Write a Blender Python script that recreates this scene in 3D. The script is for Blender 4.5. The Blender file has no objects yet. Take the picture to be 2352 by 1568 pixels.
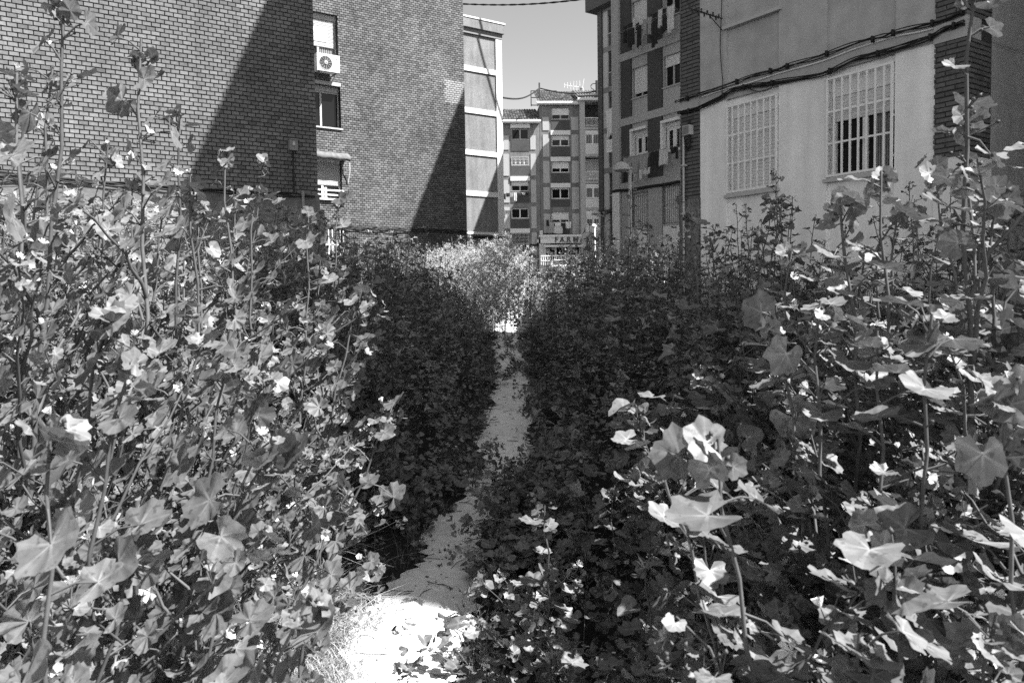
import bpy, math, random
import numpy as np
from mathutils import Matrix, Vector
R = math.radians
sc = bpy.context.scene
# ------------------------------------------------------------------ camera, sky, sun, exposure
EYE = 1.6
cam = bpy.data.objects.new('camera', bpy.data.cameras.new('camera'))
sc.collection.objects.link(cam)
cam.data.sensor_width = 36.0
cam.data.lens = 28.0
cam.data.clip_start = 0.05
cam.data.clip_end = 3000
CM = (Matrix.Translation((0, 0, EYE)) @ Matrix.Rotation(R(90 - 3.04), 4, 'X') @ Matrix.Rotation(-0.015, 4, 'Z'))
cam.matrix_world = CM
cam.data.dof.use_dof = True
cam.data.dof.focus_distance = 7.0
cam.data.dof.aperture_fstop = 9.0
sc.camera = cam
sc.render.resolution_x, sc.render.resolution_y = 1024, 682

TH = math.atan2(1253, 1829)
A = np.array([-math.sin(TH), math.cos(TH), 0.0])      # direction of the right-hand facades, away from the camera
B = np.array([math.cos(TH), math.sin(TH), 0.0])       # direction of the left-hand brick walls
UP = np.array([0, 0, 1.0])
sun_to = 0.45 * B - 0.65 * A + UP
sun_to /= np.linalg.norm(sun_to)
SUN_EL = math.asin(sun_to[2])
SUN_AZ = math.atan2(sun_to[0], sun_to[1])

w = bpy.data.worlds.new('World')
sc.world = w
w.use_nodes = True
nt = w.node_tree
nt.nodes.clear()
sky = nt.nodes.new('ShaderNodeTexSky')
sky.sky_type = 'NISHITA'
sky.sun_disc = False
sky.sun_elevation = SUN_EL
sky.sun_rotation = SUN_AZ
sky.air_density = 1.0
sky.dust_density = 0.3
sep = nt.nodes.new('ShaderNodeSeparateColor')       # a black-and-white photograph taken as through a red filter: the sky is grey
bg = nt.nodes.new('ShaderNodeBackground')
bg.inputs['Strength'].default_value = 0.12
wo = nt.nodes.new('ShaderNodeOutputWorld')
nt.links.new(sky.outputs[0], sep.inputs[0])
nt.links.new(sep.outputs[0], bg.inputs['Color'])
nt.links.new(bg.outputs[0], wo.inputs[0])

sl = bpy.data.lights.new('sun', 'SUN')
sl.energy = 5.0
sl.angle = R(0.5)
sl.color = (1.0, 1.0, 1.0)
so = bpy.data.objects.new('sun', sl)
sc.collection.objects.link(so)
so.rotation_euler = Vector(sun_to).to_track_quat('Z', 'Y').to_euler()
so.location = Vector(sun_to) * 60
sc.view_settings.view_transform = 'Standard'
sc.view_settings.look = 'None'
sc.view_settings.gamma = 1.0
sc.view_settings.exposure = 1.45
sc.cycles.max_bounces = 6
sc.cycles.diffuse_bounces = 2
sc.cycles.glossy_bounces = 2
sc.cycles.transmission_bounces = 3
sc.cycles.use_denoising = False

# ------------------------------------------------------------------ helpers
S_ = 4096 / 2352
CMn = np.array(CM)
C0 = CMn[:3, 3]


def ray(px, py):
    d = np.array([(px - 1176) / 1829.0, -(py - 784) / 1829.0, -1.0])
    return CMn[:3, :3] @ d


def at(px, py, Y):
    d = ray(px, py)
    return C0 + d * (Y - C0[1]) / d[1]


def crop(ox, oy, s):
    return lambda x, y: ((ox + x / s) / S_, (oy + y / s) / S_)


q1, q2, q3, q4 = crop(1100, 0, 1.425), crop(1950, 250, 1.889), crop(2350, 0, 1.65), crop(2650, 0, 1.5678)
q6, q7, q8 = crop(2350, 500, 3.136), crop(2000, 880, 5.88), crop(2050, 300, 3.92)


def ground_z(x, y):
    g = 0.06 * np.clip(np.asarray(y, float) - 4.0, 0, 66)
    return g


def ground_hit(px, py):
    d = ray(px, py)
    t = 0.5
    for _ in range(4000):
        p = C0 + d * t
        if p[2] <= ground_z(p[0], p[1]):
            break
        t += 0.01
    return p


class Acc:
    """collects faces into one mesh"""
    def __init__(s):
        s.v, s.q, s.t, s.n = [], [], [], 0
        s.vq, s.vt, s.vein, s.mq, s.mt = [], [], [], [], []

    def add(s, v, quads=None, tris=None, var=1.0, vein=None):
        v = np.asarray(v, float).reshape(-1, 3)
        if quads is not None and len(quads):
            qd = np.asarray(quads, int).reshape(-1, 4)
            s.q.append(qd + s.n)
            s.vq.append(np.broadcast_to(np.asarray(var, float), (len(qd),)))
            s.mq.append(np.zeros(len(qd), int))
        if tris is not None and len(tris):
            td = np.asarray(tris, int).reshape(-1, 3)
            s.t.append(td + s.n)
            s.vt.append(np.broadcast_to(np.asarray(var, float), (len(td),)))
            s.mt.append(np.zeros(len(td), int))
        s.vein.append(np.ones(len(v)) if vein is None else vein)
        s.v.append(v)
        s.n += len(v)

    def merge(s, o, M=None, t=None, mi=0):
        for k, vv in enumerate([np.concatenate(o.v)] if o.v else []):
            p = vv if M is None else vv @ np.asarray(M).T
            if t is not None:
                p = p + t
            s.v.append(p)
            s.vein.append(np.concatenate(o.vein))
            if o.q:
                s.q.append(np.concatenate(o.q) + s.n)
                s.vq.append(np.concatenate(o.vq))
                s.mq.append(np.concatenate(o.mq) + mi)
            if o.t:
                s.t.append(np.concatenate(o.t) + s.n)
                s.vt.append(np.concatenate(o.vt))
                s.mt.append(np.concatenate(o.mt) + mi)
            s.n += len(p)

    def box8(s, p, var=1.0):
        s.add(p, [[0, 1, 2, 3], [7, 6, 5, 4], [0, 4, 5, 1], [1, 5, 6, 2], [2, 6, 7, 3], [3, 7, 4, 0]], var=var)

    def boxw(s, c, h, ax=None, var=1.0):
        """box at centre c with half sizes h and axes ax (rows)"""
        ax = np.eye(3) if ax is None else np.asarray(ax)
        c = np.asarray(c, float)
        sg = [(-1, -1, -1), (1, -1, -1), (1, 1, -1), (-1, 1, -1), (-1, -1, 1), (1, -1, 1), (1, 1, 1), (-1, 1, 1)]
        s.box8([c + sum(k[i] * h[i] * ax[i] for i in range(3)) for k in sg], var)

    def tube(s, pts, rad, sides=6, var=1.0, cap=True):
        pts = np.asarray(pts, float)
        n = len(pts)
        rad = np.broadcast_to(np.asarray(rad, float), (n,))
        d = np.gradient(pts, axis=0)
        d /= np.linalg.norm(d, axis=1)[:, None] + 1e-9
        ref = np.array([0, 0, 1.0]) if abs(d[0][2]) < 0.9 else np.array([1.0, 0, 0])
        vs = []
        for i in range(n):
            x = np.cross(d[i], ref)
            x /= np.linalg.norm(x) + 1e-9
            y = np.cross(d[i], x)
            ref = y if False else ref
            a = np.arange(sides) * 2 * math.pi / sides
            vs.append(pts[i] + rad[i] * (np.cos(a)[:, None] * x + np.sin(a)[:, None] * y))
        qs = []
        for i in range(n - 1):
            for k in range(sides):
                k2 = (k + 1) % sides
                qs.append([i * sides + k, i * sides + k2, (i + 1) * sides + k2, (i + 1) * sides + k])
        ts = []
        if cap and sides >= 3:
            for k in range(1, sides - 1):
                ts.append([0, k + 1, k])
                o = (n - 1) * sides
                ts.append([o, o + k, o + k + 1])
        s.add(np.concatenate(vs), qs, ts, var)

    def lathe(s, c, prof, n=20, axis=None):
        """prof: list of (radius, height)"""
        c = np.asarray(c, float)
        a = np.arange(n) * 2 * math.pi / n
        ring = np.stack([np.cos(a), np.sin(a), 0 * a], 1)
        vs = np.concatenate([c + r * ring + np.array([0, 0, h]) for r, h in prof])
        qs = [[i * n + k, i * n + (k + 1) % n, (i + 1) * n + (k + 1) % n, (i + 1) * n + k] for i in range(len(prof) - 1) for k in range(n)]
        s.add(vs, qs)

    def mesh(s, name, org=(0, 0, 0), flat=False):
        me = bpy.data.meshes.new(name)
        if not s.v:
            return me
        v = np.concatenate(s.v) - np.asarray(org)
        q = np.concatenate(s.q) if s.q else np.zeros((0, 4), int)
        t = np.concatenate(s.t) if s.t else np.zeros((0, 3), int)
        me.vertices.add(len(v))
        me.vertices.foreach_set('co', v.astype(np.float32).ravel())
        loops = np.concatenate([q.ravel(), t.ravel()]).astype(np.int32)
        me.loops.add(len(loops))
        me.loops.foreach_set('vertex_index', loops)
        starts = np.concatenate([np.arange(len(q)) * 4, len(q) * 4 + np.arange(len(t)) * 3]).astype(np.int32)
        me.polygons.add(len(starts))
        me.polygons.foreach_set('loop_start', starts)
        me.update(calc_edges=True)
        var = np.concatenate((s.vq if s.q else []) + (s.vt if s.t else []))
        mi = np.concatenate((s.mq if s.q else []) + (s.mt if s.t else []))
        if mi.max() > 0:
            me.polygons.foreach_set('material_index', mi.astype(np.int32))
        at_ = me.attributes.new('var', 'FLOAT', 'FACE')
        at_.data.foreach_set('value', var.astype(np.float32))
        vn = np.concatenate(s.vein)
        if vn.min() < 1:
            a2 = me.attributes.new('vein', 'FLOAT', 'POINT')
            a2.data.foreach_set('value', vn.astype(np.float32))
        if flat:
            me.shade_flat()
        return me


ORG = {}


def thing(name, label, cat, loc=(0, 0, 0), group=None, kind=None):
    o = bpy.data.objects.new(name, None)
    sc.collection.objects.link(o)
    o.empty_display_size = 0.2
    o.location = loc
    ORG[o.name] = np.asarray(loc, float)
    tag(o, label, cat, group, kind)
    return o


def tag(o, label=None, cat=None, group=None, kind=None):
    if label:
        o['label'] = label
    if cat:
        o['category'] = cat
    if group:
        o['group'] = group
    if kind:
        o['kind'] = kind
    return o


def obj(name, acc, mat, parent=None, flat=True, loc=None):
    """link acc (world coordinates) as one mesh object"""
    org = ORG[parent.name] if parent else np.asarray(loc if loc is not None else (0, 0, 0), float)
    me = acc.mesh(name, org, flat)
    for m_ in (mat if isinstance(mat, (list, tuple)) else [mat]):
        me.materials.append(m_)
    o = bpy.data.objects.new(name, me)
    sc.collection.objects.link(o)
    if parent:
        o.parent = parent
    else:
        o.location = org
    ORG[o.name] = org
    return o


def copy_tree(o, parent=None):
    c = o.copy()
    sc.collection.objects.link(c)
    c.parent = parent
    for ch in o.children:
        copy_tree(ch, c)
    return c


# ------------------------------------------------------------------ materials (all grey: the photograph is black and white)
def mat(name, v, rough=0.8, nscale=0, namt=0.0, bscale=0, bump=0.0, bdist=0.01, spec=0.3, useVar=False, metal=0.0, stretch=None, big=0.0, streak=0.0):
    m = bpy.data.materials.new(name)
    m.use_nodes = True
    n, l = m.node_tree.nodes, m.node_tree.links
    p = n['Principled BSDF']
    p.inputs['Roughness'].default_value = rough
    p.inputs['Specular IOR Level'].default_value = spec
    p.inputs['Metallic'].default_value = metal
    tc = n.new('ShaderNodeTexCoord')
    cur = n.new('ShaderNodeValue')
    cur.outputs[0].default_value = v
    out = cur.outputs[0]

    def mul(a, b):
        x = n.new('ShaderNodeMath')
        x.operation = 'MULTIPLY'
        l.new(a, x.inputs[0])
        l.new(b, x.inputs[1])
        return x.outputs[0]

    def noisefac(scale, lo, hi, det=5, st=None):
        t = n.new('ShaderNodeTexNoise')
        t.inputs['Scale'].default_value = scale
        t.inputs['Detail'].default_value = det
        if st:
            mp = n.new('ShaderNodeMapping')
            mp.inputs['Scale'].default_value = st
            l.new(tc.outputs['Object'], mp.inputs[0])
            l.new(mp.outputs[0], t.inputs['Vector'])
        else:
            l.new(tc.outputs['Object'], t.inputs['Vector'])
        r = n.new('ShaderNodeMapRange')
        r.inputs['From Min'].default_value = 0.25
        r.inputs['From Max'].default_value = 0.75
        r.inputs['To Min'].default_value = lo
        r.inputs['To Max'].default_value = hi
        l.new(t.outputs[0], r.inputs[0])
        return r.outputs[0]
    if useVar:
        a = n.new('ShaderNodeAttribute')
        a.attribute_name = 'var'
        out = mul(out, a.outputs['Fac'])
    if namt:
        out = mul(out, noisefac(nscale, 1 - namt, 1 + namt, st=stretch))
    if big:
        out = mul(out, noisefac(0.7, 1 - big, 1 + big, 6))
    if streak:
        out = mul(out, noisefac(1.0, 1 - streak, 1 + streak, 4, (3.5, 3.5, 0.35)))
    cx = n.new('ShaderNodeCombineColor')
    for i in range(3):
        l.new(out, cx.inputs[i])
    l.new(cx.outputs[0], p.inputs['Base Color'])
    if bump:
        t = n.new('ShaderNodeTexNoise')
        t.inputs['Scale'].default_value = bscale
        t.inputs['Detail'].default_value = 6
        l.new(tc.outputs['Object'], t.inputs['Vector'])
        b = n.new('ShaderNodeBump')
        b.inputs['Strength'].default_value = bump
        b.inputs['Distance'].default_value = bdist
        l.new(t.outputs[0], b.inputs['Height'])
        l.new(b.outputs[0], p.inputs['Normal'])
    return m


def leaf_mat(name, v, trans=0.35, rough=0.55, spec=0.35):
    m = mat(name, v, rough, 40, 0.22, 80, 0.3, 0.003, spec, useVar=True)
    n, l = m.node_tree.nodes, m.node_tree.links
    p = n['Principled BSDF']
    col = p.inputs['Base Color'].links[0].from_socket
    a = n.new('ShaderNodeAttribute')
    a.attribute_name = 'vein'
    r = n.new('ShaderNodeMapRange')
    r.inputs['From Min'].default_value = 0.0
    r.inputs['From Max'].default_value = 0.25
    r.inputs['To Min'].default_value = 2.1
    r.inputs['To Max'].default_value = 1.0
    l.new(a.outputs['Fac'], r.inputs[0])
    tc = n.new('ShaderNodeTexCoord')
    bn = n.new('ShaderNodeTexNoise')
    bn.inputs['Scale'].default_value = 55
    bn.inputs['Detail'].default_value = 4
    l.new(tc.outputs['Object'], bn.inputs['Vector'])
    br = n.new('ShaderNodeMapRange')
    br.inputs['From Min'].default_value = 0.58
    br.inputs['From Max'].default_value = 0.66
    br.inputs['To Min'].default_value = 1.0
    br.inputs['To Max'].default_value = 0.55
    l.new(bn.outputs[0], br.inputs[0])
    bm = n.new('ShaderNodeMath')
    bm.operation = 'MULTIPLY'
    l.new(r.outputs[0], bm.inputs[0])
    l.new(br.outputs[0], bm.inputs[1])
    vm = n.new('ShaderNodeVectorMath')
    vm.operation = 'SCALE'
    l.new(col, vm.inputs[0])
    l.new(bm.outputs[0], vm.inputs['Scale'])
    l.new(vm.outputs[0], p.inputs['Base Color'])
    tr = n.new('ShaderNodeBsdfTranslucent')
    l.new(vm.outputs[0], tr.inputs['Color'])
    mx = n.new('ShaderNodeMixShader')
    mx.inputs[0].default_value = trans
    l.new(p.outputs[0], mx.inputs[1])
    l.new(tr.outputs[0], mx.inputs[2])
    l.new(mx.outputs[0], n['Material Output'].inputs['Surface'])
    return m


M = dict(
    brick=mat('brick', 0.165, 0.85, 30, 0.22, 90, 0.5, 0.004, 0.2, useVar=True, big=0.3, streak=0.12),
    brick_dark=mat('brick_dark', 0.13, 0.85, 30, 0.25, 90, 0.5, 0.004, 0.2, useVar=True),
    mortar=mat('mortar', 0.05, 0.95, 60, 0.2, 120, 0.5, 0.004, 0.1),
    mortar_dark=mat('mortar_dark', 0.06, 0.95, 60, 0.2, 120, 0.5, 0.004, 0.1),
    plaster_light=mat('plaster_light', 0.92, 0.9, 6, 0.06, 45, 0.4, 0.012, 0.2, big=0.08, streak=0.16),
    plaster_grey=mat('plaster_grey', 0.44, 0.9, 5, 0.12, 45, 0.55, 0.012, 0.2, big=0.12, streak=0.12),
    plaster_mid=mat('plaster_mid', 0.48, 0.9, 60, 0.15, 90, 0.6, 0.006, 0.2, streak=0.06),
    pebble_dark=mat('pebble_dark', 0.10, 0.95, 70, 0.5, 90, 0.9, 0.01, 0.15, big=0.15),
    pebble_mid=mat('pebble_mid', 0.22, 0.95, 14, 0.3, 70, 0.9, 0.01, 0.15, big=0.2, streak=0.2),
    roughcast=mat('roughcast', 0.22, 0.95, 25, 0.35, 28, 1.0, 0.05, 0.15),
    white=mat('white_paint', 0.9, 0.5, 8, 0.05, spec=0.4),
    whiteband=mat('white_band', 0.8, 0.8, 8, 0.05, 60, 0.3, 0.004),
    lightgrey=mat('light_grey_paint', 0.5, 0.6, 8, 0.06),
    metal=mat('galvanised_metal', 0.32, 0.45, 8, 0.1, spec=0.5, metal=0.3),
    black=mat('black_rubber', 0.02, 0.6),
    dark=mat('dark_metal', 0.05, 0.6),
    grey=mat('grey_paint', 0.22, 0.6, 10, 0.1),
    glass=mat('window_glass', 0.010, 0.05, spec=0.3),
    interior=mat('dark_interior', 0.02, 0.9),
    curtain=mat('curtain', 0.30, 0.9, 40, 0.3, stretch=(1, 1, 0.02)),
    shutter=mat('shutter', 0.8, 0.6, 20, 0.05),
    shutter_grey=mat('shutter_grey', 0.38, 0.6, 20, 0.06),
    tile=mat('roof_tile', 0.16, 0.85, 18, 0.5, useVar=True),
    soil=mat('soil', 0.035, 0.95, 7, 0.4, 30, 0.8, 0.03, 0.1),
    sand=mat('trodden_sand', 0.85, 0.95, 14, 0.14, 90, 0.6, 0.006, 0.1, big=0.10),
    asphalt=mat('asphalt', 0.06, 0.9, 60, 0.3, 80, 0.5, 0.01),
    leaf=leaf_mat('mallow_leaf', 0.165, 0.15, 0.45, 0.5),
    stem=mat('mallow_stem', 0.09, 0.6, 30, 0.25, useVar=True),
    petal=leaf_mat('mallow_petal', 0.38, 0.3),
    mustard_leaf=leaf_mat('mustard_leaf', 0.34),
    mustard_petal=leaf_mat('mustard_petal', 0.7, 0.3),
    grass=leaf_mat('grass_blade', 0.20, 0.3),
    weed=leaf_mat('weed_leaf', 0.15, 0.3),
    twig=mat('twig', 0.10, 0.9, 20, 0.3),
    cloth_dark=mat('dark_cloth', 0.035, 0.95),
    cloth_grey=mat('grey_cloth', 0.38, 0.95, 20, 0.15),
    cloth_mid=mat('mid_cloth', 0.65, 0.95, 20, 0.15),
    cloth_white=mat('white_cloth', 0.75, 0.95),
    carpaint=mat('white_car_paint', 0.8, 0.25, spec=0.5),
)

# ------------------------------------------------------------------ facade frame
class Fr:
    def __init__(s, o, U, N):
        s.o = np.array([o[0], o[1], 0.0])
        s.U, s.N = np.asarray(U, float), np.asarray(N, float)

    def p(s, u, z, d=0.0):
        return s.o + s.U * u + s.N * d + UP * z

    def hit(s, px, py, d=0.0):
        r = ray(px, py)
        t = np.dot(s.o + s.N * d - C0, s.N) / np.dot(r, s.N)
        P = C0 + r * t
        return float(np.dot(P - s.o, s.U)), float(P[2])

    def u(s, px, py=500, d=0.0):
        return s.hit(px, py, d)[0]

    def z(s, px, py, d=0.0):
        return s.hit(px, py, d)[1]


def fbox(a, F, u0, u1, z0, z1, d0, d1, var=1.0):
    a.box8([F.p(u0, z0, d0), F.p(u1, z0, d0), F.p(u1, z0, d1), F.p(u0, z0, d1),
            F.p(u0, z1, d0), F.p(u1, z1, d0), F.p(u1, z1, d1), F.p(u0, z1, d1)], var)


def skin(a, F, u0, u1, z0, z1, holes, d=0.0, rev=0.25):
    """wall face with openings and their reveals"""
    us = sorted({u0, u1, *[h[0] for h in holes], *[h[1] for h in holes]})
    zs = sorted({z0, z1, *[h[2] for h in holes], *[h[3] for h in holes]})
    us = [x for x in us if u0 <= x <= u1]
    zs = [x for x in zs if z0 <= x <= z1]
    for i in range(len(us) - 1):
        for k in range(len(zs) - 1):
            uc, zc = (us[i] + us[i + 1]) / 2, (zs[k] + zs[k + 1]) / 2
            if any(h[0] < uc < h[1] and h[2] < zc < h[3] for h in holes):
                continue
            a.add([F.p(us[i], zs[k], d), F.p(us[i + 1], zs[k], d), F.p(us[i + 1], zs[k + 1], d), F.p(us[i], zs[k + 1], d)], [[0, 1, 2, 3]])
    for h in holes:
        hu0, hu1, hz0, hz1 = max(h[0], u0), min(h[1], u1), max(h[2], z0), min(h[3], z1)
        c = [(hu0, hz0), (hu1, hz0), (hu1, hz1), (hu0, hz1)]
        for i in range(4):
            (x0, y0), (x1, y1) = c[i], c[(i + 1) % 4]
            a.add([F.p(x0, y0, d), F.p(x1, y1, d), F.p(x1, y1, d - rev), F.p(x0, y0, d - rev)], [[0, 1, 2, 3]])


def bodyshell(a, F, u0, u1, z0, z1, depth, d=0.0):
    """sides, back and roof of a block whose front is a skin at d"""
    c = [(u0, d), (u1, d), (u1, -depth), (u0, -depth)]
    for i in (1, 2, 3):
        (x0, y0), (x1, y1) = c[i], c[(i + 1) % 4]
        a.add([F.p(x0, z0, y0), F.p(x1, z0, y1), F.p(x1, z1, y1), F.p(x0, z1, y0)], [[0, 1, 2, 3]])
    a.add([F.p(*(c[0][0], z1, c[0][1])), F.p(c[1][0], z1, c[1][1]), F.p(c[2][0], z1, c[2][1]), F.p(c[3][0], z1, c[3][1])], [[0, 1, 2, 3]])


def bricks(a, F, u0, u1, z0, z1, holes, L, H, joint, d0, d1, rng, patch=None, vmin=0.84, vmax=1.14, alt=None):
    """protruding bricks in running bond, real joints between them"""
    zr = z0
    row = 0
    while zr < z1 - 0.01:
        zt = min(zr + H - joint, z1)
        ll = L if not (alt and row % 2) else alt
        u = u0 - (L / 2 if row % 2 else 0) + (rng.random() * 0.02)
        while u < u1:
            segs = [(max(u, u0), min(u + ll - joint, u1))]
            zc = (zr + zt) / 2
            for h in holes:
                if h[2] < zc < h[3]:
                    ns = []
                    for s0, s1 in segs:
                        if h[1] <= s0 or h[0] >= s1:
                            ns.append((s0, s1))
                        else:
                            if s0 < h[0]:
                                ns.append((s0, h[0]))
                            if s1 > h[1]:
                                ns.append((h[1], s1))
                    segs = ns
            for s0, s1 in segs:
                if s1 - s0 < 0.015:
                    continue
                r = rng.random()
                v = vmin + (vmax - vmin) * rng.random() if r < 0.72 else (0.62 + 0.2 * rng.random() if r < 0.80 else 0.95 + 0.25 * rng.random())
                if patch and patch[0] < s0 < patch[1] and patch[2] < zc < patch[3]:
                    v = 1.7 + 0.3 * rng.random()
                dd = d1 + rng.normal() * 0.002
                dz = rng.normal() * 0.0015
                e = 0.003
                p = [F.p(s0, zr + dz, d0), F.p(s1, zr + dz, d0), F.p(s1, zt + dz, d0), F.p(s0, zt + dz, d0),
                     F.p(s0 + e, zr + dz + e, dd), F.p(s1 - e, zr + dz + e, dd), F.p(s1 - e, zt + dz - e, dd), F.p(s0 + e, zt + dz - e, dd)]
                a.add(p, [[4, 5, 6, 7], [0, 1, 5, 4], [1, 2, 6, 5], [2, 3, 7, 6], [3, 0, 4, 7]], var=v)
            u += ll
        zr += H
        row += 1


def slats(a, F, u0, u1, z0, z1, d, pitch=0.05):
    z = z1
    while z > z0 + 0.005:
        zb = max(z - pitch + 0.004, z0)
        zm = (z + zb) / 2
        v = [F.p(u0, z, d), F.p(u1, z, d), F.p(u0, zm, d + 0.010), F.p(u1, zm, d + 0.010), F.p(u0, zb, d + 0.003), F.p(u1, zb, d + 0.003),
             F.p(u0, zb - 0.004, d - 0.004), F.p(u1, zb - 0.004, d - 0.004)]
        a.add(v, [[0, 1, 3, 2], [2, 3, 5, 4], [4, 5, 7, 6]])
        z -= pitch


def window(F, parent, u0, u1, z0, z1, rec=0.14, sash=2, frame='white', shut=0.0, pitch=0.05, shm='shutter', box=0.0, sill=True, ft=0.05, curtain=None, openp=None, d=0.0):
    """window = frame mesh; pane, shutter, shutter_box, sill, curtain are its children"""
    f = Acc()
    db = d - rec
    zt = z1 - box
    fbox(f, F, u0, u1, zt - ft, zt, db - 0.03, db + 0.03)
    fbox(f, F, u0, u1, z0, z0 + ft, db - 0.03, db + 0.03)
    fbox(f, F, u0, u0 + ft, z0 + ft, zt - ft, db - 0.03, db + 0.03)
    fbox(f, F, u1 - ft, u1, z0 + ft, zt - ft, db - 0.03, db + 0.03)
    for i in range(1, sash):
        uc = u0 + (u1 - u0) * i / sash
        fbox(f, F, uc - ft * 0.7, uc + ft * 0.7, z0 + ft, zt - ft, db - 0.028, db + 0.034)
    wo_ = obj('window', f, M[frame], parent)
    g = Acc()
    fbox(g, F, u0 + ft * 0.5, u1 - ft * 0.5, z0 + ft * 0.5, zt - ft * 0.5, db - 0.016, db - 0.008)
    obj('pane', g, M['glass'], wo_)
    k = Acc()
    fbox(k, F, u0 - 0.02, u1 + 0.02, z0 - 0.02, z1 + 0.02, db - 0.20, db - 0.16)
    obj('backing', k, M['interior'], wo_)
    if curtain:
        c = Acc()
        n = 24
        c0, c1 = u0 + (u1 - u0) * curtain[0], u0 + (u1 - u0) * curtain[1]
        us = np.linspace(c0, c1, n)
        for i in range(n - 1):
            d0_, d1_ = db + 0.0 - 0.0 + 0.012 * math.sin(i * 2.1) - 0.0, 0.012 * math.sin((i + 1) * 2.1) + db
            c.add([F.p(us[i], z0 + ft, d0_ - 0.004 + 0.0), F.p(us[i + 1], z0 + ft, d1_ - 0.004), F.p(us[i + 1], zt - ft, d1_ - 0.004), F.p(us[i], zt - ft, d0_ - 0.004)], [[0, 1, 2, 3]])
        obj('curtain', c, M['curtain'], wo_)
    if box:
        b = Acc()
        fbox(b, F, u0, u1, zt + 0.001, z1, db - 0.03, db + 0.07)
        obj('shutter_box', b, M[frame], wo_)
    if shut > 0:
        s = Acc()
        zb = zt - (zt - z0) * shut
        slats(s, F, u0 + 0.015, u1 - 0.015, zb, zt - 0.002, db + 0.045, pitch)
        obj('shutter', s, M[shm], wo_)
    if sill:
        s = Acc()
        fbox(s, F, u0 - 0.04, u1 + 0.04, z0 - 0.05, z0 - 0.002, d - rec, d + 0.05)
        obj('sill', s, M['lightgrey'], wo_)
    return wo_


def grille(F, parent, u0, u1, z0, z1, nv, zs, bw=0.022, m='white', d=0.03, fw=0.03):
    g = Acc()
    fbox(g, F, u0, u1, z0, z0 + fw, d, d + 0.025)
    fbox(g, F, u0, u1, z1 - fw, z1, d, d + 0.025)
    fbox(g, F, u0, u0 + fw, z0 + fw, z1 - fw, d, d + 0.025)
    fbox(g, F, u1 - fw, u1, z0 + fw, z1 - fw, d, d + 0.025)
    for i in range(1, nv + 1):
        uc = u0 + (u1 - u0) * i / (nv + 1)
        fbox(g, F, uc - bw / 2, uc + bw / 2, z0 + fw, z1 - fw, d + 0.002, d + 0.022)
    for t in zs:
        zc = z0 + (z1 - z0) * t
        fbox(g, F, u0 + fw, u1 - fw, zc - bw / 2, zc + bw / 2, d - 0.004, d + 0.001)
    # wall ties
    for t in (0.12, 0.5, 0.88):
        zc = z0 + (z1 - z0) * t
        fbox(g, F, u0 - 0.001, u0 + 0.02, zc - 0.012, zc + 0.012, -0.10, d)
        fbox(g, F, u1 - 0.02, u1 + 0.001, zc - 0.012, zc + 0.012, -0.10, d)
    return obj('grille', g, M[m], parent)


rng = np.random.default_rng(7)
GZ = -1.0

# ================================================================== LEFT BRICK BLOCK (nearest)
W1 = Fr((-8.38, 13.7), B, -A)
u_end = W1.u(735, 590)
z_pl = W1.z(735, 482)
z_band = W1.z(735, 447)
ub, zb = W1.hit(735, 590)
t1 = thing('apartment_building', 'near brick block on the left, blank gable half crossed by a diagonal shadow', 'building', W1.p(u_end - 3, 0.6))
a = Acc()
skin(a, W1, -14, u_end, z_band, 17.0, [], d=-0.018)
bodyshell(a, W1, -14, u_end, -1, 17.0, 6.5, d=-0.018)
obj('wall', a, M['mortar'], t1)
a = Acc()
bricks(a, W1, -4.5, u_end, z_band, 10.5, [], 0.156, 0.080, 0.014, -0.018, 0.0, rng)
obj('brickwork', a, M['brick'], t1)
a = Acc()
fbox(a, W1, -14, u_end + 0.02, z_pl, z_band - 0.002, -0.1, 0.03)
obj('concrete_band', a, mat('concrete', 0.15, 0.9, 12, 0.25, 50, 0.6, 0.01, streak=0.2), t1)
# rough plinth with real relief
a = Acc()
nu, nz = 170, 60
uu = np.linspace(-6, u_end + 0.10, nu)
zz = np.linspace(-0.5, z_pl - 0.003, nz)
for i in range(1):
    P = np.array([[W1.p(uu[j], zz[k], 0.07 + rng.random() * 0.045) for j in range(nu)] for k in range(nz)]).reshape(-1, 3)
    qs = [[k * nu + j, k * nu + j + 1, (k + 1) * nu + j + 1, (k + 1) * nu + j] for k in range(nz - 1) for j in range(nu - 1)]
    a.add(P, qs)
fbox(a, W1, -6, u_end + 0.10, -0.5, z_pl - 0.003, -0.3, 0.065)
obj('plinth', a, M['roughcast'], t1)

# junction box and its cable on the shaded gable
x0, z1_ = W1.hit(661, 322)
x1, z0_ = W1.hit(681, 348)
bx = thing('junction_box', 'grey junction box high on the shaded brick gable', 'junction box', W1.p((x0 + x1) / 2, z0_, 0.05))
a = Acc()
fbox(a, W1, x0, x1, z0_, z1_, 0.002, 0.10)
fbox(a, W1, x0 - 0.012, x1 + 0.012, z1_ + 0.001, z1_ + 0.02, 0.002, 0.12)
obj('housing', a, M['grey'], bx)
a = Acc()
fbox(a, W1, x0 + 0.06, x0 + 0.11, z0_ + 0.09, z0_ + 0.17, 0.101, 0.12)
obj('latch', a, M['lightgrey'], bx)
a = Acc()
pts = [W1.p(W1.u(672, 350), W1.z(672, y), 0.03) for y in (348, 380, 415, 440)]
pts += [W1.p(W1.u(x, y), W1.z(x, y), 0.03) for x, y in ((664, 447), (640, 443), (600, 446), (540, 440), (470, 436), (400, 432), (300, 424), (200, 415), (60, 402), (-100, 385))]
a.tube(pts, 0.016, 6)
tag(obj('cable', a, M['black'], loc=W1.p(0, 3), flat=False), 'black cable dropping from the junction box and running along the brick gable', 'cable')
a = Acc()
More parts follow.
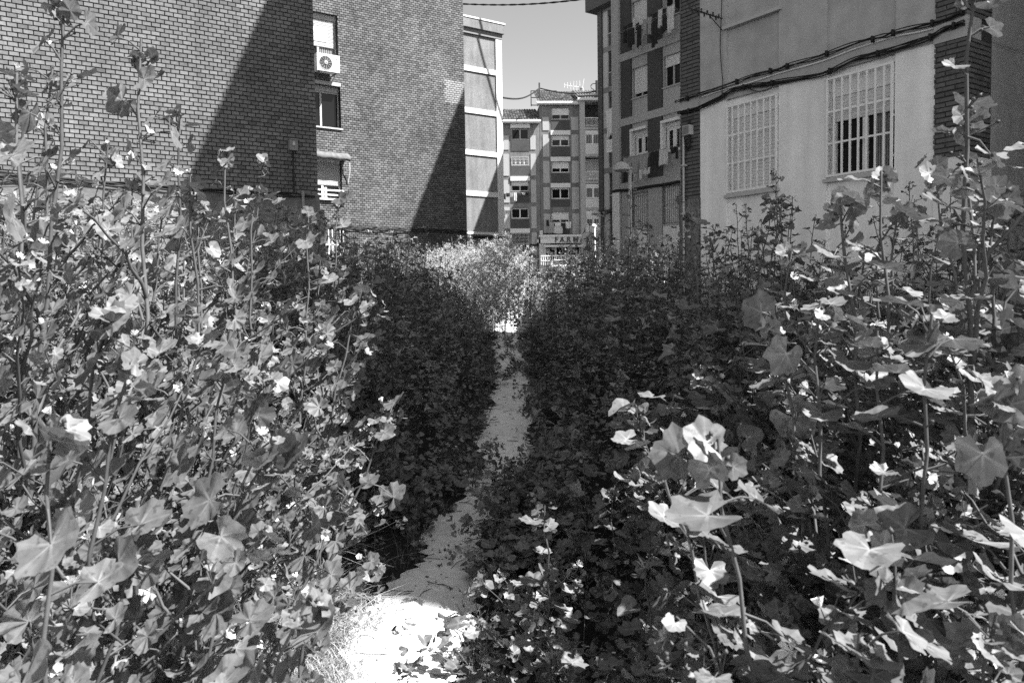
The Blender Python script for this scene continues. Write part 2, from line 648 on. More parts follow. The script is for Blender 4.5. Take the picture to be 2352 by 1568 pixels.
for k in range(3):
    pts = [W1.p(W1.u(x, 440), W1.z(x, 450 - (735 - x) * 0.062 + k * 3.2) + 0.02 * math.sin(x * 0.05 + k * 2), 0.05 + 0.012 * k) for x in range(-120, 740, 20)]
    a.tube(pts, 0.013, 5)
tag(obj('cable_bundle', a, M['black'], loc=W1.p(0, 3), flat=False), 'three sagging black wires strung just above the rough plinth of the near gable', 'cable')
a = Acc()
pts = [W1.p(u_end - 0.35, z_band + 0.05, 0.06), W1.p(u_end - 0.35, z_pl - 0.05, 0.06), W1.p(u_end - 0.37, z_pl - 0.2, 0.14), W1.p(u_end - 0.40, z_pl - 0.35, 0.2)]
a.tube(pts, 0.035, 8)
tag(obj('drain_pipe', a, M['grey'], loc=W1.p(u_end, 3), flat=False), 'short grey drain pipe at the corner of the near brick gable', 'pipe')

# ================================================================== SECOND BRICK BLOCK
W2 = Fr((-6.48, 28.5), B, -A)
e2 = W2.u(1074, 590)
t2 = thing('apartment_building', 'second brick block with windows and an air conditioner, shadow across its right corner', 'building', W2.p(e2 - 5, 1.5))
wins = []
for (xr, yt, yb) in ((362, 92, 372), (378, 497, 735), (385, 912, 1140), (385, 1312, 1470)):
    p0, p1 = q1(xr, yt), q1(xr, yb)
    ur = W2.u(*p1)
    wins.append((ur - 1.35, ur, W2.z(*p1), W2.z(*p0)))
holes = list(wins)
a = Acc()
skin(a, W2, -12, e2, -0.5, 21.5, holes, d=-0.018, rev=0.32)
bodyshell(a, W2, -12, e2, -0.5, 21.5, 8, d=-0.018)
obj('wall', a, M['mortar'], t2)
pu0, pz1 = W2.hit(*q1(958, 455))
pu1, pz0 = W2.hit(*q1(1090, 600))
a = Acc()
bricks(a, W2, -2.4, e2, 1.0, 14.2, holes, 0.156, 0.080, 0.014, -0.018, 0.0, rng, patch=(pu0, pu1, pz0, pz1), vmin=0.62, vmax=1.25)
obj('brickwork', a, M['brick'], t2)
for i, h in enumerate(wins):
    if i == 0:
        wn = window(W2, t2, *h, rec=0.22, frame='lightgrey', shut=0.62, shm='shutter_grey', box=0.18, curtain=(0.5, 0.95))
        s = Acc()
        fbox(s, W2, h[0] + 0.3, h[1] - 0.34, h[3] - 0.95, h[3] - 0.48, -0.165, -0.155)
        obj('white_panel', s, M['cloth_white'], wn)
    elif i == 1:
        wn = window(W2, t2, *h, rec=0.22, frame='lightgrey', shut=0.0, box=0.2)
        s = Acc()
        fbox(s, W2, h[0] + 0.1, h[1] - 0.02, h[3] - 0.02, h[3] + 0.10, 0.01, 0.10)
        obj('lintel', s, M['plaster_mid'], t2)
    elif i == 2:
        wn = window(W2, t2, *h, rec=0.2, frame='white', shut=0.62, shm='shutter_grey', box=0.1)
        s = Acc()
        for zc in (0.12, 0.28):
            fbox(s, W2, h[0] - 0.02, h[1] + 0.03, h[2] + zc, h[2] + zc + 0.05, 0.05, 0.09)
        fbox(s, W2, h[0] + 0.66, h[0] + 0.74, h[2], h[2] + 0.4, 0.04, 0.08)
        fbox(s, W2, h[0] - 0.02, h[1] + 0.03, h[2] - 0.04, h[2] + 0.02, -0.05, 0.10)
        obj('railing', s, M['white'], t2)
        # folded awning above the window
        s = Acc()
        n = 28
        us = np.linspace(h[0] - 0.2, h[1] + 0.22, n)
        prof = [(0.02, 0.20), (0.10, 0.22), (0.30, 0.10), (0.34, 0.0), (0.28, -0.08), (0.20, -0.02)]
        V = np.array([[W2.p(u, h[3] + zz_ + 0.012 * math.sin(i_ * 0.8 + dd * 5), dd) for dd, zz_ in prof] for i_, u in enumerate(us)]).reshape(-1, 3)
        m_ = len(prof)
        s.add(V, [[i_ * m_ + k, i_ * m_ + k + 1, (i_ + 1) * m_ + k + 1, (i_ + 1) * m_ + k] for i_ in range(n - 1) for k in range(m_ - 1)])
        aw = obj('awning', s, mat('awning_cloth', 0.16, 0.9, 6, 0.5), t2, flat=False)
        s = Acc()
        s.tube([W2.p(h[1] + 0.18, h[3] + 0.05, 0.28), W2.p(h[1] + 0.24, h[3] - 0.4, 0.16), W2.p(h[1] + 0.22, h[3] - 0.8, 0.03)], 0.018, 6)
        obj('arm', s, M['white'], aw)
    else:
        wn = window(W2, t2, *h, rec=0.2, frame='white', shut=0.8, shm='shutter_grey', box=0.1)
        grille(W2, t2, h[0] - 0.03, h[1] + 0.05, h[2], h[3] + 0.04, 9, (0.45,), bw=0.03, d=0.03)

# air conditioner
cx, cz = W2.hit(*q1(304, 362), d=0.5)
ac = thing('air_conditioner', 'white air conditioning unit bracketed under the top window of the brick wall', 'air conditioner', W2.p(cx, cz, 0.3))
a = Acc()
fbox(a, W2, cx - 0.41, cx + 0.41, cz - 0.28, cz + 0.28, 0.22, 0.52)
fbox(a, W2, cx - 0.42, cx + 0.42, cz + 0.281, cz + 0.30, 0.21, 0.53)
obj('casing', a, M['white'], ac)
a = Acc()
fc = W2.p(cx - 0.1, cz, 0.525)
n = 28
ang = np.arange(n) * 2 * math.pi / n
V = np.concatenate([[fc], fc + 0.225 * (np.cos(ang)[:, None] * W2.U + np.sin(ang)[:, None] * UP)])
a.add(V, None, [[0, 1 + k, 1 + (k + 1) % n] for k in range(n)])
obj('fan_opening', a, M['dark'], ac)
a = Acc()
for k in range(12):
    an = k * math.pi / 6 + 0.1
    dv = math.cos(an) * W2.U + math.sin(an) * UP
    a.tube([fc + W2.N * 0.01 + dv * 0.03, fc + W2.N * 0.01 + dv * 0.235], 0.006, 4)
for rr in (0.04, 0.235):
    a.tube([fc + W2.N * 0.01 + rr * (math.cos(x) * W2.U + math.sin(x) * UP) for x in np.linspace(0, 2 * math.pi, 25)], 0.008 if rr > 0.1 else 0.03, 5)
obj('fan_guard', a, M['lightgrey'], ac)
a = Acc()
for du in (-0.3, 0.3):
    fbox(a, W2, cx + du - 0.015, cx + du + 0.015, cz - 0.32, cz - 0.285, 0.0, 0.5)
    a.tube([W2.p(cx + du, cz - 0.5, 0.01), W2.p(cx + du, cz - 0.31, 0.4)], 0.012, 5)
obj('bracket', a, M['grey'], ac)
a = Acc()
fbox(a, W2, cx + 0.24, cx + 0.34, cz + 0.17, cz + 0.19, 0.521, 0.53)
obj('handle', a, M['dark'], ac)
a = Acc()
for k in range(4):
    pts = []
    for x in range(255, 1100, 15):
        u, z = W2.hit(*q1(x, 1283 + (x - 265) * 0.037 + k * 5.5))
        pts.append(W2.p(u, z + 0.025 * math.sin(x * 0.045 + k * 1.9), 0.04 + 0.012 * k))
    a.tube(pts, 0.014, 5)
tag(obj('cable_bundle', a, M['black'], loc=W2.p(0, 4), flat=False), 'bundle of black wires along the foot of the second brick block', 'cable')

# ================================================================== THIRD LEFT BLOCK (grey panels, white bands)
W3 = Fr((-1.9, 52.8), B, -A)
e3 = W3.u(*q1(1297, 700))
z_top = W3.z(*q1(1290, 140))
z_par = W3.z(*q1(1290, 205))
t3 = thing('apartment_building', 'grey rendered block with white bands and a white corner strip', 'building', W3.p(e3 - 3, 2.5))
a = Acc()
skin(a, W3, -12, e3, 0, z_par, [], d=-0.06)
bodyshell(a, W3, -12, e3, 0, z_par, 8, d=-0.06)
obj('wall', a, M['pebble_mid'], t3)
wst = W3.u(*q1(1260, 430))
a = Acc()
fbox(a, W3, wst, e3, 0, z_par - 0.3, -0.055, 0.03)
obj('corner_strip', a, M['whiteband'], t3)
for yb in (432, 665, 898, 1126, 1340):
    z = W3.z(*q1(1262, yb))
    a = Acc()
    fbox(a, W3, -12, wst - 0.002, z, z + (0.32 if yb < 1300 else 0.16), -0.055, 0.02)
    obj('band', a, M['whiteband'], t3)
a = Acc()
fbox(a, W3, -12, e3 + 0.12, z_par + 0.06, z_top - 0.1, -0.5, 0.22)
obj('parapet', a, M['pebble_mid'], t3)
a = Acc()
fbox(a, W3, -12, e3 + 0.16, z_top - 0.098, z_top, -0.55, 0.26)
obj('coping', a, M['whiteband'], t3)
a = Acc()
fbox(a, W3, -12, e3 + 0.04, z_par - 0.28, z_par + 0.058, -0.5, 0.06)
obj('cornice', a, M['grey'], t3)
a = Acc()
for k in range(3):
    pts = [W3.p(*W3.hit(*q1(x, 1346 + (x - 1097) * 0.03 + 4 * k)), 0.06) for x in range(1080, 1312, 12)]
    a.tube(pts, 0.035, 5)
tag(obj('cable_bundle', a, M['black'], loc=W3.p(0, 4), flat=False), 'thick black cable run across the grey block with white bands', 'cable')
# wire strung from roof to roof: its shadow falls on the grey block
P1, P2 = W3.p(*W3.hit(1093, 40)), W3.p(*W3.hit(1158, 275))
s3 = sun_to / sun_to[2]
Wa, Wb = P1 + s3 * 9.0, P2 + s3 * 12.5
dW = Wb - Wa
a = Acc()
a.tube([Wa - dW * 0.4 + dW * 1.8 * t - UP * 0.8 * (1 - (2 * t - 1) ** 2) for t in np.linspace(0, 1, 20)], 0.07, 6)
tag(obj('overhead_cable', a, M['black'], loc=Wa, flat=False), 'thick overhead cable strung roof to roof that shades the grey block', 'cable')

# ================================================================== RIGHT NEAR BLOCK
R1 = Fr((5.56, 9.72), A, -B)            # u grows away from the camera
ROOF1 = EYE + 16.4
up0, up1 = R1.u(2222, 250), R1.u(2147, 250)      # near pillar
uq0, uq1 = R1.u(1608, 300), R1.u(1565, 300)      # far pillar
t4 = thing('apartment_building', 'near plastered block on the right with barred windows between brick pillars', 'building', R1.p(2, 0.4))
c1u0, c1u1 = R1.u(1788, 300), R1.u(1668, 330)
c2u0, c2u1 = R1.u(2055, 260), R1.u(1898, 290)
w1 = (R1.u(1787, 300), R1.u(1671, 330), R1.z(1787, 431), R1.z(1787, 213))
w2 = (R1.u(2053, 260), R1.u(1900, 290), R1.z(2053, 389), R1.z(2053, 140))
zband0, zband1 = R1.z(*q4(1020, 470)), R1.z(*q4(1020, 385))
zband = (zband0 + zband1) / 2
uw = (R1.u(*q4(735, 30)), R1.u(*q4(400, 160)), R1.z(*q4(735, 45)), R1.z(*q4(735, 45)) + 1.45)
uw2 = (w2[0], w2[1], uw[2], uw[3])
holesR1 = [w1, w2]
cols = [(c1u0, c1u1), (c2u0, c2u1)]
# lower (light) and upper (grey) wall: columns of windows are set back 5 cm
for nm, m_, z0, z1, hh in (('wall', 'plaster_light', -1.0, zband, [w1, w2]), ('upper_wall', 'plaster_grey', zband + 0.001, ROOF1, [uw, uw2] + [(x[0], x[1], x[2] + 2.75 * k, x[3] + 2.75 * k) for k in (1, 2, 3) for x in (uw, uw2)])):
    a = Acc()
    edges = sorted([up1, c2u0, c2u1, c1u0, c1u1, uq0])
    for i in range(len(edges) - 1):
        rec = -0.05 if i in (1, 3) else 0.0
        skin(a, R1, edges[i], edges[i + 1], z0, z1, [h for h in hh if h[0] >= edges[i] - 1e-3 and h[1] <= edges[i + 1] + 1e-3], d=rec, rev=0.22)
    for e in edges[1:-1]:
        a.add([R1.p(e, z0, 0), R1.p(e, z1, 0), R1.p(e, z1, -0.05), R1.p(e, z0, -0.05)], [[0, 1, 2, 3]])
    if nm == 'wall':
        # gable and back
        G0, G1 = R1.p(up0, 0), R1.p(uq1, 0)
        fbox(a, R1, up0 + 0.12, uq1 - 0.02, -1.0, ROOF1 - 0.01, -3.8, -0.4)
    obj(nm, a, M[m_], t4)
# low step of the wall under the near pillar
zst = R1.z(2180, 362)
a = Acc()
fbox(a, R1, up0 - 0.0, up1 + 0.001, -1.0, zst, -0.62, 0.012)
obj('plinth', a, M['plaster_light'], t4)
a = Acc()
fbox(a, R1, up0 + 0.02, up0 + 0.10, -1.0, ROOF1, -3.8, -0.62)
obj('gable_wall', a, M['plaster_grey'], t4)
# brick pillars
for (p0, p1, zlo, side) in ((up0, up1, zst + 0.002, True), (uq0, uq1, R1.z(1608, 455), False)):
    a = Acc()
    zb0, zb1 = (zband - 0.10, zband + 0.16)
    fbox(a, R1, p0 + 0.012, p1 - 0.012, zlo, ROOF1, -0.6, 0.02)
    pil = obj('pillar', a, M['mortar_dark'], t4)
    for za, zb_ in ((zlo, zb0), (zb1, min(ROOF1, 9.0))):
        a = Acc()
        bricks(a, R1, p0, p1, za, zb_, [], 0.245, 0.062, 0.012, 0.02, 0.034, rng, alt=None)
        if side:
            FS = Fr(R1.p(p0 + 0.012, 0, 0.034), B, -A)
            bricks(a, FS, 0, 0.60, za, zb_, [], 0.125, 0.062, 0.012, 0.0, 0.014, rng)
        else:
            FS = Fr(R1.p(p0 + 0.012, 0, 0.034), B, -A)
            bricks(a, FS, 0, 0.034, za, zb_, [], 0.125, 0.062, 0.012, 0.0, 0.012, rng)
        obj('brickwork', a, M['brick_dark'], pil)
    a = Acc()
    fbox(a, R1, p0 - 0.004, p1 + 0.004, zb0 + 0.003, zb1 - 0.003, -0.3, 0.04)
    obj('capstone', a, M['plaster_grey'], pil)
    if not side:
        a = Acc()
        nu, nz = 14, 60
        uu, zz = np.linspace(p0 - 0.01, p1 + 0.01, nu), np.linspace(-0.6, zlo - 0.002, nz)
        P = np.array([[R1.p(uu[j], zz[k], 0.02 + rng.random() * 0.03) for j in range(nu)] for k in range(nz)]).reshape(-1, 3)
        a.add(P, [[k * nu + j, k * nu + j + 1, (k + 1) * nu + j + 1, (k + 1) * nu + j] for k in range(nz - 1) for j in range(nu - 1)])
        fbox(a, R1, p0 - 0.01, p1 + 0.01, -0.6, zlo - 0.002, -0.5, 0.018)
        obj('pillar_foot', a, M['roughcast'], pil)
# string course behind the cables
a = Acc()
fbox(a, R1, up1 + 0.002, uq0 - 0.002, zband - 0.07, zband + 0.13, -0.2, 0.012)
obj('string_course', a, M['plaster_grey'], t4)
wa = window(R1, t4, *w1, rec=0.17, shut=1.0, pitch=0.052, box=0.2, sill=True, d=-0.05 + 0.05)
grille(R1, t4, w1[0], w1[1], w1[2] + 0.02, w1[3] - 0.01, 7, (0.34, 0.66), d=0.012)
wb = window(R1, t4, *w2, rec=0.17, shut=0.30, pitch=0.052, box=0.26, sill=True, curtain=(0.12, 0.35))
grille(R1, t4, w2[0], w2[1], w2[2] + 0.02, w2[3] - 0.01, 7, (0.34, 0.66), bw=0.026, d=0.012)
for k in range(4):
    for x in (uw, uw2):
        window(R1, t4, x[0], x[1], x[2] + 2.75 * k, x[3] + 2.75 * k, rec=0.17, box=0.2, shut=0.0 if k == 0 else 0.4)
# roof slab
a = Acc()
fbox(a, R1, up0 - 0.1, uq1 + 0.1, ROOF1 + 0.002, ROOF1 + 0.25, -3.9, 0.1)
obj('roof', a, M['grey'], t4)


def wall_line(F, q, pts, d0=0.05):
    return [F.p(*F.hit(*q(x, y)), d0) for x, y in pts]


def smooth(pts, n=8):
    pts = np.asarray(pts)
    t = np.arange(len(pts))
    tt = np.linspace(0, len(pts) - 1, n * len(pts))
    o = []
    for x in tt:
        i = int(min(max(math.floor(x), 0), len(pts) - 2))
        f = x - i
        p0, p1, p2, p3 = pts[max(i - 1, 0)], pts[i], pts[i + 1], pts[min(i + 2, len(pts) - 1)]
        o.append(0.5 * ((2 * p1) + (-p0 + p2) * f + (2 * p0 - 5 * p1 + 4 * p2 - p3) * f * f + (-p0 + 3 * p1 - 3 * p2 + p3) * f ** 3))
    return np.array(o)


upper = [(100, 645), (240, 600), (480, 520), (650, 463), (740, 440), (820, 415), (1000, 360), (1220, 285), (1390, 240), (1460, 215), (1640, 172), (1790, 130), (1905, 80)]
lower = [(115, 712), (240, 685), (400, 605), (480, 562), (610, 540), (740, 520), (1020, 468), (1240, 375), (1460, 320), (1700, 240), (1800, 185), (1905, 150)]
for nm, pl, lab, nn, rr in (('cable_bundle', upper, 'upper of two sagging black cable bundles on the near right facade', 4, 0.008), ('cable_bundle', lower, 'lower, thicker black cable bundle just above the barred windows', 6, 0.009)):
    a = Acc()
    base = smooth(wall_line(R1, q4, pl, 0.07), 6)
    # carry on round the corner along the gable
    corner = base[-1]
    tail = [corner + B * s_ - UP * (0.03 + 0.10 * math.sin(s_ * 1.5)) for s_ in (0.15, 0.4, 0.8, 1.3, 2.0)]
    base = np.concatenate([base, tail])
    for k in range(nn):
        off = np.array([R1.N * 0.018 * math.cos(k * 2.4 + i * 0.15) + UP * 0.02 * math.sin(k * 2.4 + i * 0.15) + UP * 0.012 * math.sin(i * 0.4 + k) for i in range(len(base))])
        a.tube(base + off, rr, 5)
    for i in range(4, len(base), 9):
        a.boxw(base[i], (0.012, 0.03, 0.04), [A, B, UP])
    tag(obj(nm, a, M['black'], loc=base[0], flat=False), lab, 'cable')
a = Acc()
pl = smooth(wall_line(R1, q4, [(250, 612), (420, 555), (560, 520), (740, 462), (1000, 390), (1220, 308), (1460, 235), (1640, 200), (1790, 152)], 0.03), 5)
a.tube(pl, 0.012, 6)
tag(obj('conduit', a, M['whiteband'], loc=pl[0], flat=False), 'thin pale conduit running beneath the upper cable bundle', 'pipe')
a = Acc()
pl = smooth(wall_line(R1, q4, [(385, -60), (378, 120), (372, 300), (382, 450), (388, 520), (382, 600)], 0.04), 6)
a.tube(pl, 0.007, 5)
tag(obj('cable', a, M['black'], loc=pl[-1], flat=False), 'thin black wire hanging straight down the upper right facade', 'cable')
a = Acc()
pl = smooth(wall_line(R1, q4, [(540, 555), (600, 575), (670, 570), (740, 515)], 0.05), 6)
a.tube(pl, 0.006, 5)
tag(obj('cable', a, M['black'], loc=pl[0], flat=False), 'short loose loop of black wire above the fully shuttered window', 'cable')
# drying rack sticking out of the upper window
rk = thing('drying_rack', 'dark clothes drying bracket sticking out from the upper facade', 'drying rack', R1.p(*R1.hit(*q4(375, 125)), 0.02))
pb = R1.p(*R1.hit(*q4(378, 120)), 0.02)
pt = pb + R1.N * 0.75 + UP * 0.02
a = Acc()
a.tube([pb, pt], 0.012, 6)
a.tube([pb - UP * 0.18, pb + R1.N * 0.3], 0.008, 5)
obj('arm', a, M['dark'], rk)
a = Acc()
for k in range(11):
    p = pb + (pt - pb) * (0.1 + 0.088 * k)
    a.boxw(p + UP * 0.02 * (-1) ** k, (0.012, 0.008, 0.035), [A, B, UP])
obj('pegs', a, M['dark'], rk)
a = Acc()
for k in range(4):
    p = pb + (pt - pb) * (0.25 + 0.22 * k)
    a.tube([p, p - A * 1.6 + UP * 0.0], 0.0025, 4)
obj('line', a, M['lightgrey'], rk)
# meter box and pipe on the far pillar
x0, zt_ = R1.hit(1583, 286, 0.14)
x1, zb_ = R1.hit(1567, 312, 0.14)
mb = thing('meter_box', 'grey meter box fixed to the far brick pillar of the near block', 'meter box', R1.p((x0 + x1) / 2, zb_, 0.1))
a = Acc()
fbox(a, R1, x0, x1, zb_, zt_, 0.04, 0.14)
obj('housing', a, M['lightgrey'], mb)
a = Acc()
fbox(a, R1, x0 + 0.015, x1 - 0.015, zb_ + 0.015, zt_ - 0.015, 0.141, 0.148)
fbox(a, R1, (x0 + x1) / 2 - 0.01, (x0 + x1) / 2 + 0.01, zb_ + 0.1, zb_ + 0.13, 0.149, 0.154)
obj('lid', a, M['grey'], mb)
a = Acc()
xm = R1.u(1570, 400, 0.09)
pts = [R1.p(xm, z, 0.09) for z in np.linspace(zb_ - 0.005, -0.2, 10)]
a.tube(pts, 0.019, 8)
for z in (zb_ - 0.5, zb_ - 1.3, zb_ - 2.1):
    fbox(a, R1, xm - 0.045, xm + 0.045, z, z + 0.03, 0.03, 0.125)
tag(obj('conduit_pipe', a, M['lightgrey'], loc=pts[-1], flat=False), 'pale vertical conduit pipe below the meter box on the brick pillar', 'pipe')
a = Acc()
pl = smooth([R1.p(*R1.hit(*q6(1305, -60)), 0.06), R1.p(*R1.hit(*q6(1310, 150)), 0.06), R1.p(*R1.hit(*q6(1318, 260)), 0.07), R1.p(*R1.hit(*q6(1285, 310)), 0.07), R1.p(*R1.hit(*q6(1262, 260)), 0.07), R1.p(*R1.hit(*q6(1255, 140)), 0.09)], 6)
a.tube(pl, 0.017, 6)
tag(obj('cable', a, M['black'], loc=pl[-1], flat=False), 'black cable looping into the meter box on the brick pillar', 'cable')

# block to the right of the frame that throws the shade over the field
R0 = Fr((5.56, 9.72), A, -B)
H0 = EYE + 17.9
t5 = thing('apartment_building', 'tall plain block outside the right edge that shades the field', 'building', R0.p(-7, 0))
a = Acc()
CA = -13.15
skin(a, R0, CA, -2.0, -0.5, H0, [(CA + 1 + 3 * k, CA + 2.2 + 3 * k, 1.8 + 2.75 * f, 3.2 + 2.75 * f) for k in range(3) for f in range(5)], d=0.0)
bodyshell(a, R0, CA, -2.0, -0.5, H0, 9.0)
a.add([R0.p(CA, -0.5, 0), R0.p(CA, -0.5, -9), R0.p(CA, H0, -9), R0.p(CA, H0, 0)], [[0, 1, 2, 3]])
obj('wall', a, M['plaster_grey'], t5)
for k in range(3):
    for f in range(5):
        window(R0, t5, CA + 1 + 3 * k, CA + 2.2 + 3 * k, 1.8 + 2.75 * f, 3.2 + 2.75 * f, shut=0.5, pitch=0.1)

# ================================================================== RIGHT MIDDLE BLOCK
R2 = Fr((6.27, 30.0), A, -B)
H2 = EYE + 19.4
t6 = thing('apartment_building', 'shaded block with dark panels, laundry lines and barred ground floor windows', 'building', R2.p(1, 1.5))


def u3(x, y=700):
    return R2.u(*q3(x, y))


def z3(x, y):
    return R2.z(*q3(x, y))


xs = dict(pl0=u3(218), pl1=u3(172), d1a=u3(285), d1b=u3(222), c1a=u3(393), c1b=u3(288), d2a=u3(487), d2b=u3(396), c2a=u3(605), c2b=u3(491))
zb = [z3(400, 1225), z3(400, 775), z3(400, 325)]          # underside of string courses near x=400
zb = [z3(400, 1232), z3(400, 790), z3(400, 345)]
st = (zb[2] - zb[0]) / 2
zb.append(zb[2] + st)
zb.append(zb[3] + st)
zb.append(zb[4] + st)
# windows (zoom coordinates of right edge top and bottom)
wz = {}
wz[(0, 'c1')] = (z3(393, 1492), z3(393, 1258))
wz[(0, 'c2')] = (z3(605, 1470), z3(605, 1213))
wz[(1, 'c1')] = (z3(393, 1010), z3(393, 845))
wz[(1, 'c2')] = (z3(605, 985), z3(605, 788))
wz[(2, 'c1')] = (z3(393, 620), z3(393, 418))
wz[(2, 'c2')] = (z3(605, 545), z3(605, 335))
for k in (3, 4, 5):
    for c in ('c1', 'c2'):
        a0, a1 = wz[(2, c)]
        wz[(k, c)] = (a0 + st * (k - 2), a1 + st * (k - 2))
hol = {c: [(xs[c + 'a'], xs[c + 'b'], *wz[(k, c)]) for k in range(6)] for c in ('c1', 'c2')}
umin = -12.0
a = Acc()
skin(a, R2, xs['c2a'], xs['c2b'], -0.5, H2, hol['c2'], d=-0.06, rev=0.2)
skin(a, R2, xs['c1a'], xs['c1b'], -0.5, H2, hol['c1'], d=-0.06, rev=0.2)
skin(a, R2, umin, xs['c2a'], -0.5, H2, [], d=-0.06)
bodyshell(a, R2, umin, xs['pl1'], -0.5, H2, 8, d=-0.06)
a.add([R2.p(umin, -0.5, -0.06), R2.p(umin, -0.5, -8), R2.p(umin, H2, -8), R2.p(umin, H2, -0.06)], [[0, 1, 2, 3]])
obj('wall', a, M['plaster_mid'], t6)
for (x0, x1) in ((xs['d1a'], xs['d1b']), (xs['d2a'], xs['d2b'])):
    for k in range(6):
        za = zb[k - 1] + 0.30 if k else -0.5
        zt_ = zb[k] - 0.002 if k < 6 else H2
        a = Acc()
        fbox(a, R2, x0, x1, za, zt_, -0.2, 0.0)
        obj('panel', a, M['pebble_dark'] if k else M['plaster_mid'], t6)
for k in range(6):
    a = Acc()
    fbox(a, R2, xs['c2a'] - 0.4, xs['pl0'] - 0.004, zb[k], zb[k] + 0.298, -0.2, 0.02)
    obj('string_course', a, M['plaster_mid'], t6)
a = Acc()
fbox(a, R2, xs['pl0'], xs['pl1'], -0.5, H2, -0.3, 0.10)
obj('pilaster', a, M['plaster_mid'], t6)
a = Acc()
zl = zb[0] - 0.004
fbox(a, R2, xs['c1a'], xs['c1b'], -0.5, wz[(0, 'c1')][0] - 0.06, -0.055, -0.03)
fbox(a, R2, xs['c2a'], xs['c2b'], -0.5, wz[(0, 'c2')][0] - 0.06, -0.055, -0.03)
fbox(a, R2, xs['pl0'], xs['pl1'], -0.5, zl, 0.101, 0.115)
obj('painted_base', a, M['plaster_light'], t6)
a = Acc()
fbox(a, R2, umin, xs['pl1'] + 0.2, H2 + 0.002, H2 + 0.5, -8.2, 0.4)
obj('roof', a, M['grey'], t6)
for k in range(6):
    for c in ('c1', 'c2'):
        h = (xs[c + 'a'] + 0.02, xs[c + 'b'] - 0.02, *wz[(k, c)])
        if k == 0:
            window(R2, t6, *h, rec=0.08, shut=1.0, pitch=0.06, d=-0.06)
            grille(R2, t6, h[0], h[1], h[2] + 0.03, h[3] - 0.02, 7, (0.52, 0.9), bw=0.009, m='grey', d=-0.05, fw=0.025)
        elif k == 1:
            wn = window(R2, t6, *h, rec=0.2, sash=2, ft=0.13, box=0.14, d=-0.06, curtain=(0.05, 0.3))
            s = Acc()
            fbox(s, R2, h[0], h[1] + 0.06, h[3] + 0.002, h[3] + 0.10, -0.2, 0.06)
            fbox(s, R2, h[1] - 0.001, h[1] + 0.09, h[2], h[3], -0.2, 0.03)
            obj('white_surround', s, M['white'], wn)
        elif k == 2:
            window(R2, t6, *h, rec=0.16, shut=0.85 if c == 'c1' else 0.35, pitch=0.06, shm='shutter', d=-0.06, frame='lightgrey')
        else:
            window(R2, t6, *h, rec=0.16, shut=0.7 if c == 'c1' else 0.1, pitch=0.06, shm='shutter', d=-0.06, frame='lightgrey')
a = Acc()
for k in range(3):
    pts = [R2.p(*R2.hit(*q3(x, y + 4 * k)), 0.05 + 0.07 * (x < 225)) for x, y in ((180, 1262), (215, 1256), (290, 1250), (390, 1232), (480, 1220), (560, 1206), (612, 1196))]
    a.tube(smooth(pts, 4), 0.035, 5)
tag(obj('cable_bundle', a, M['black'], loc=pts[0], flat=False), 'black cable bundle under the first floor of the laundry hung block', 'cable')


# ------------------------------------------------------------------ laundry
def cloth(F, u0, u1, z1, z0, d, m, label, group, name='garment', cat='laundry', shape='towel', seed=0):
    r = np.random.default_rng(seed)
    a = Acc()
    nu, nz = 12, 14
    ph = r.random() * 6
    th = 0.006
    V = []
    for side in (0, 1):
        for k in range(nz):
            t = k / (nz - 1)
            for j in range(nu):
                s = j / (nu - 1)
                w_ = 1.0
                if shape == 'shirt':
                    w_ = 1.0 if t > 0.35 else 1.25
                    w_ *= 0.86
                elif shape == 'trousers':
                    w_ = 0.8 - 0.15 * t
                elif shape == 'drape':
                    w_ = 1 - 0.35 * t
                uc = (u0 + u1) / 2 + (u1 - u0) * (s - 0.5) * w_
                zc = z1 + (z0 - z1) * t * (1 + 0.05 * math.sin(s * 5 + ph)) - 0.03 * math.sin(math.pi * s) * (1 - t)
                dd = d + (0.035 * math.sin(s * 14 + ph) + 0.02 * math.sin(s * 25 + ph * 2)) * (0.3 + t) + side * th
                V.append(F.p(uc, zc, dd))
    qs = []
    n1 = nu * nz
    for k in range(nz - 1):
        for j in range(nu - 1):
            if shape == 'trousers' and k > nz * 0.3 and j == nu // 2 - 1:
                continue
            b = k * nu + j
            qs.append([b, b + 1, b + nu + 1, b + nu])
            qs.append([n1 + b, n1 + b + nu, n1 + b + nu + 1, n1 + b + 1])
    for k in range(nz - 1):
        for b in (k * nu, k * nu + nu - 1):
            qs.append([b, b + nu, n1 + b + nu, n1 + b])
    for j in range(nu - 1):
        for b in (j, (nz - 1) * nu + j):
            qs.append([b, b + 1, n1 + b + 1, n1 + b])
    a.add(V, qs)
    o = obj(name, a, M[m], loc=F.p((u0 + u1) / 2, z1, d), flat=False)
    return tag(o, label, cat, group)


def rack(F, u0, u1, z, d, label, zdrop=0.0):
    t = thing('clothesline', label, 'clothesline', F.p((u0 + u1) / 2, z, 0))
    a = Acc()
    for u in (u0, u1):
        a.tube([F.p(u, z, -0.05), F.p(u, z, d + 0.12)], 0.014, 5)
    obj('bracket', a, M['dark'], t)
    a = Acc()
    for k in range(3):
        a.tube([F.p(u0 + (u1 - u0) * s, z - 0.04 * math.sin(math.pi * s), d - 0.12 + 0.12 * k) for s in np.linspace(0, 1, 8)], 0.004, 4)
    obj('line', a, M['lightgrey'], t)
    return t


def c3(q, x0, y0, x1, y1, F, d):
    a0, za = F.hit(*q(x0, y0), d)
    a1, zz_ = F.hit(*q(x1, y1), d)
    return min(a0, a1), max(a0, a1), max(za, zz_), min(za, zz_)


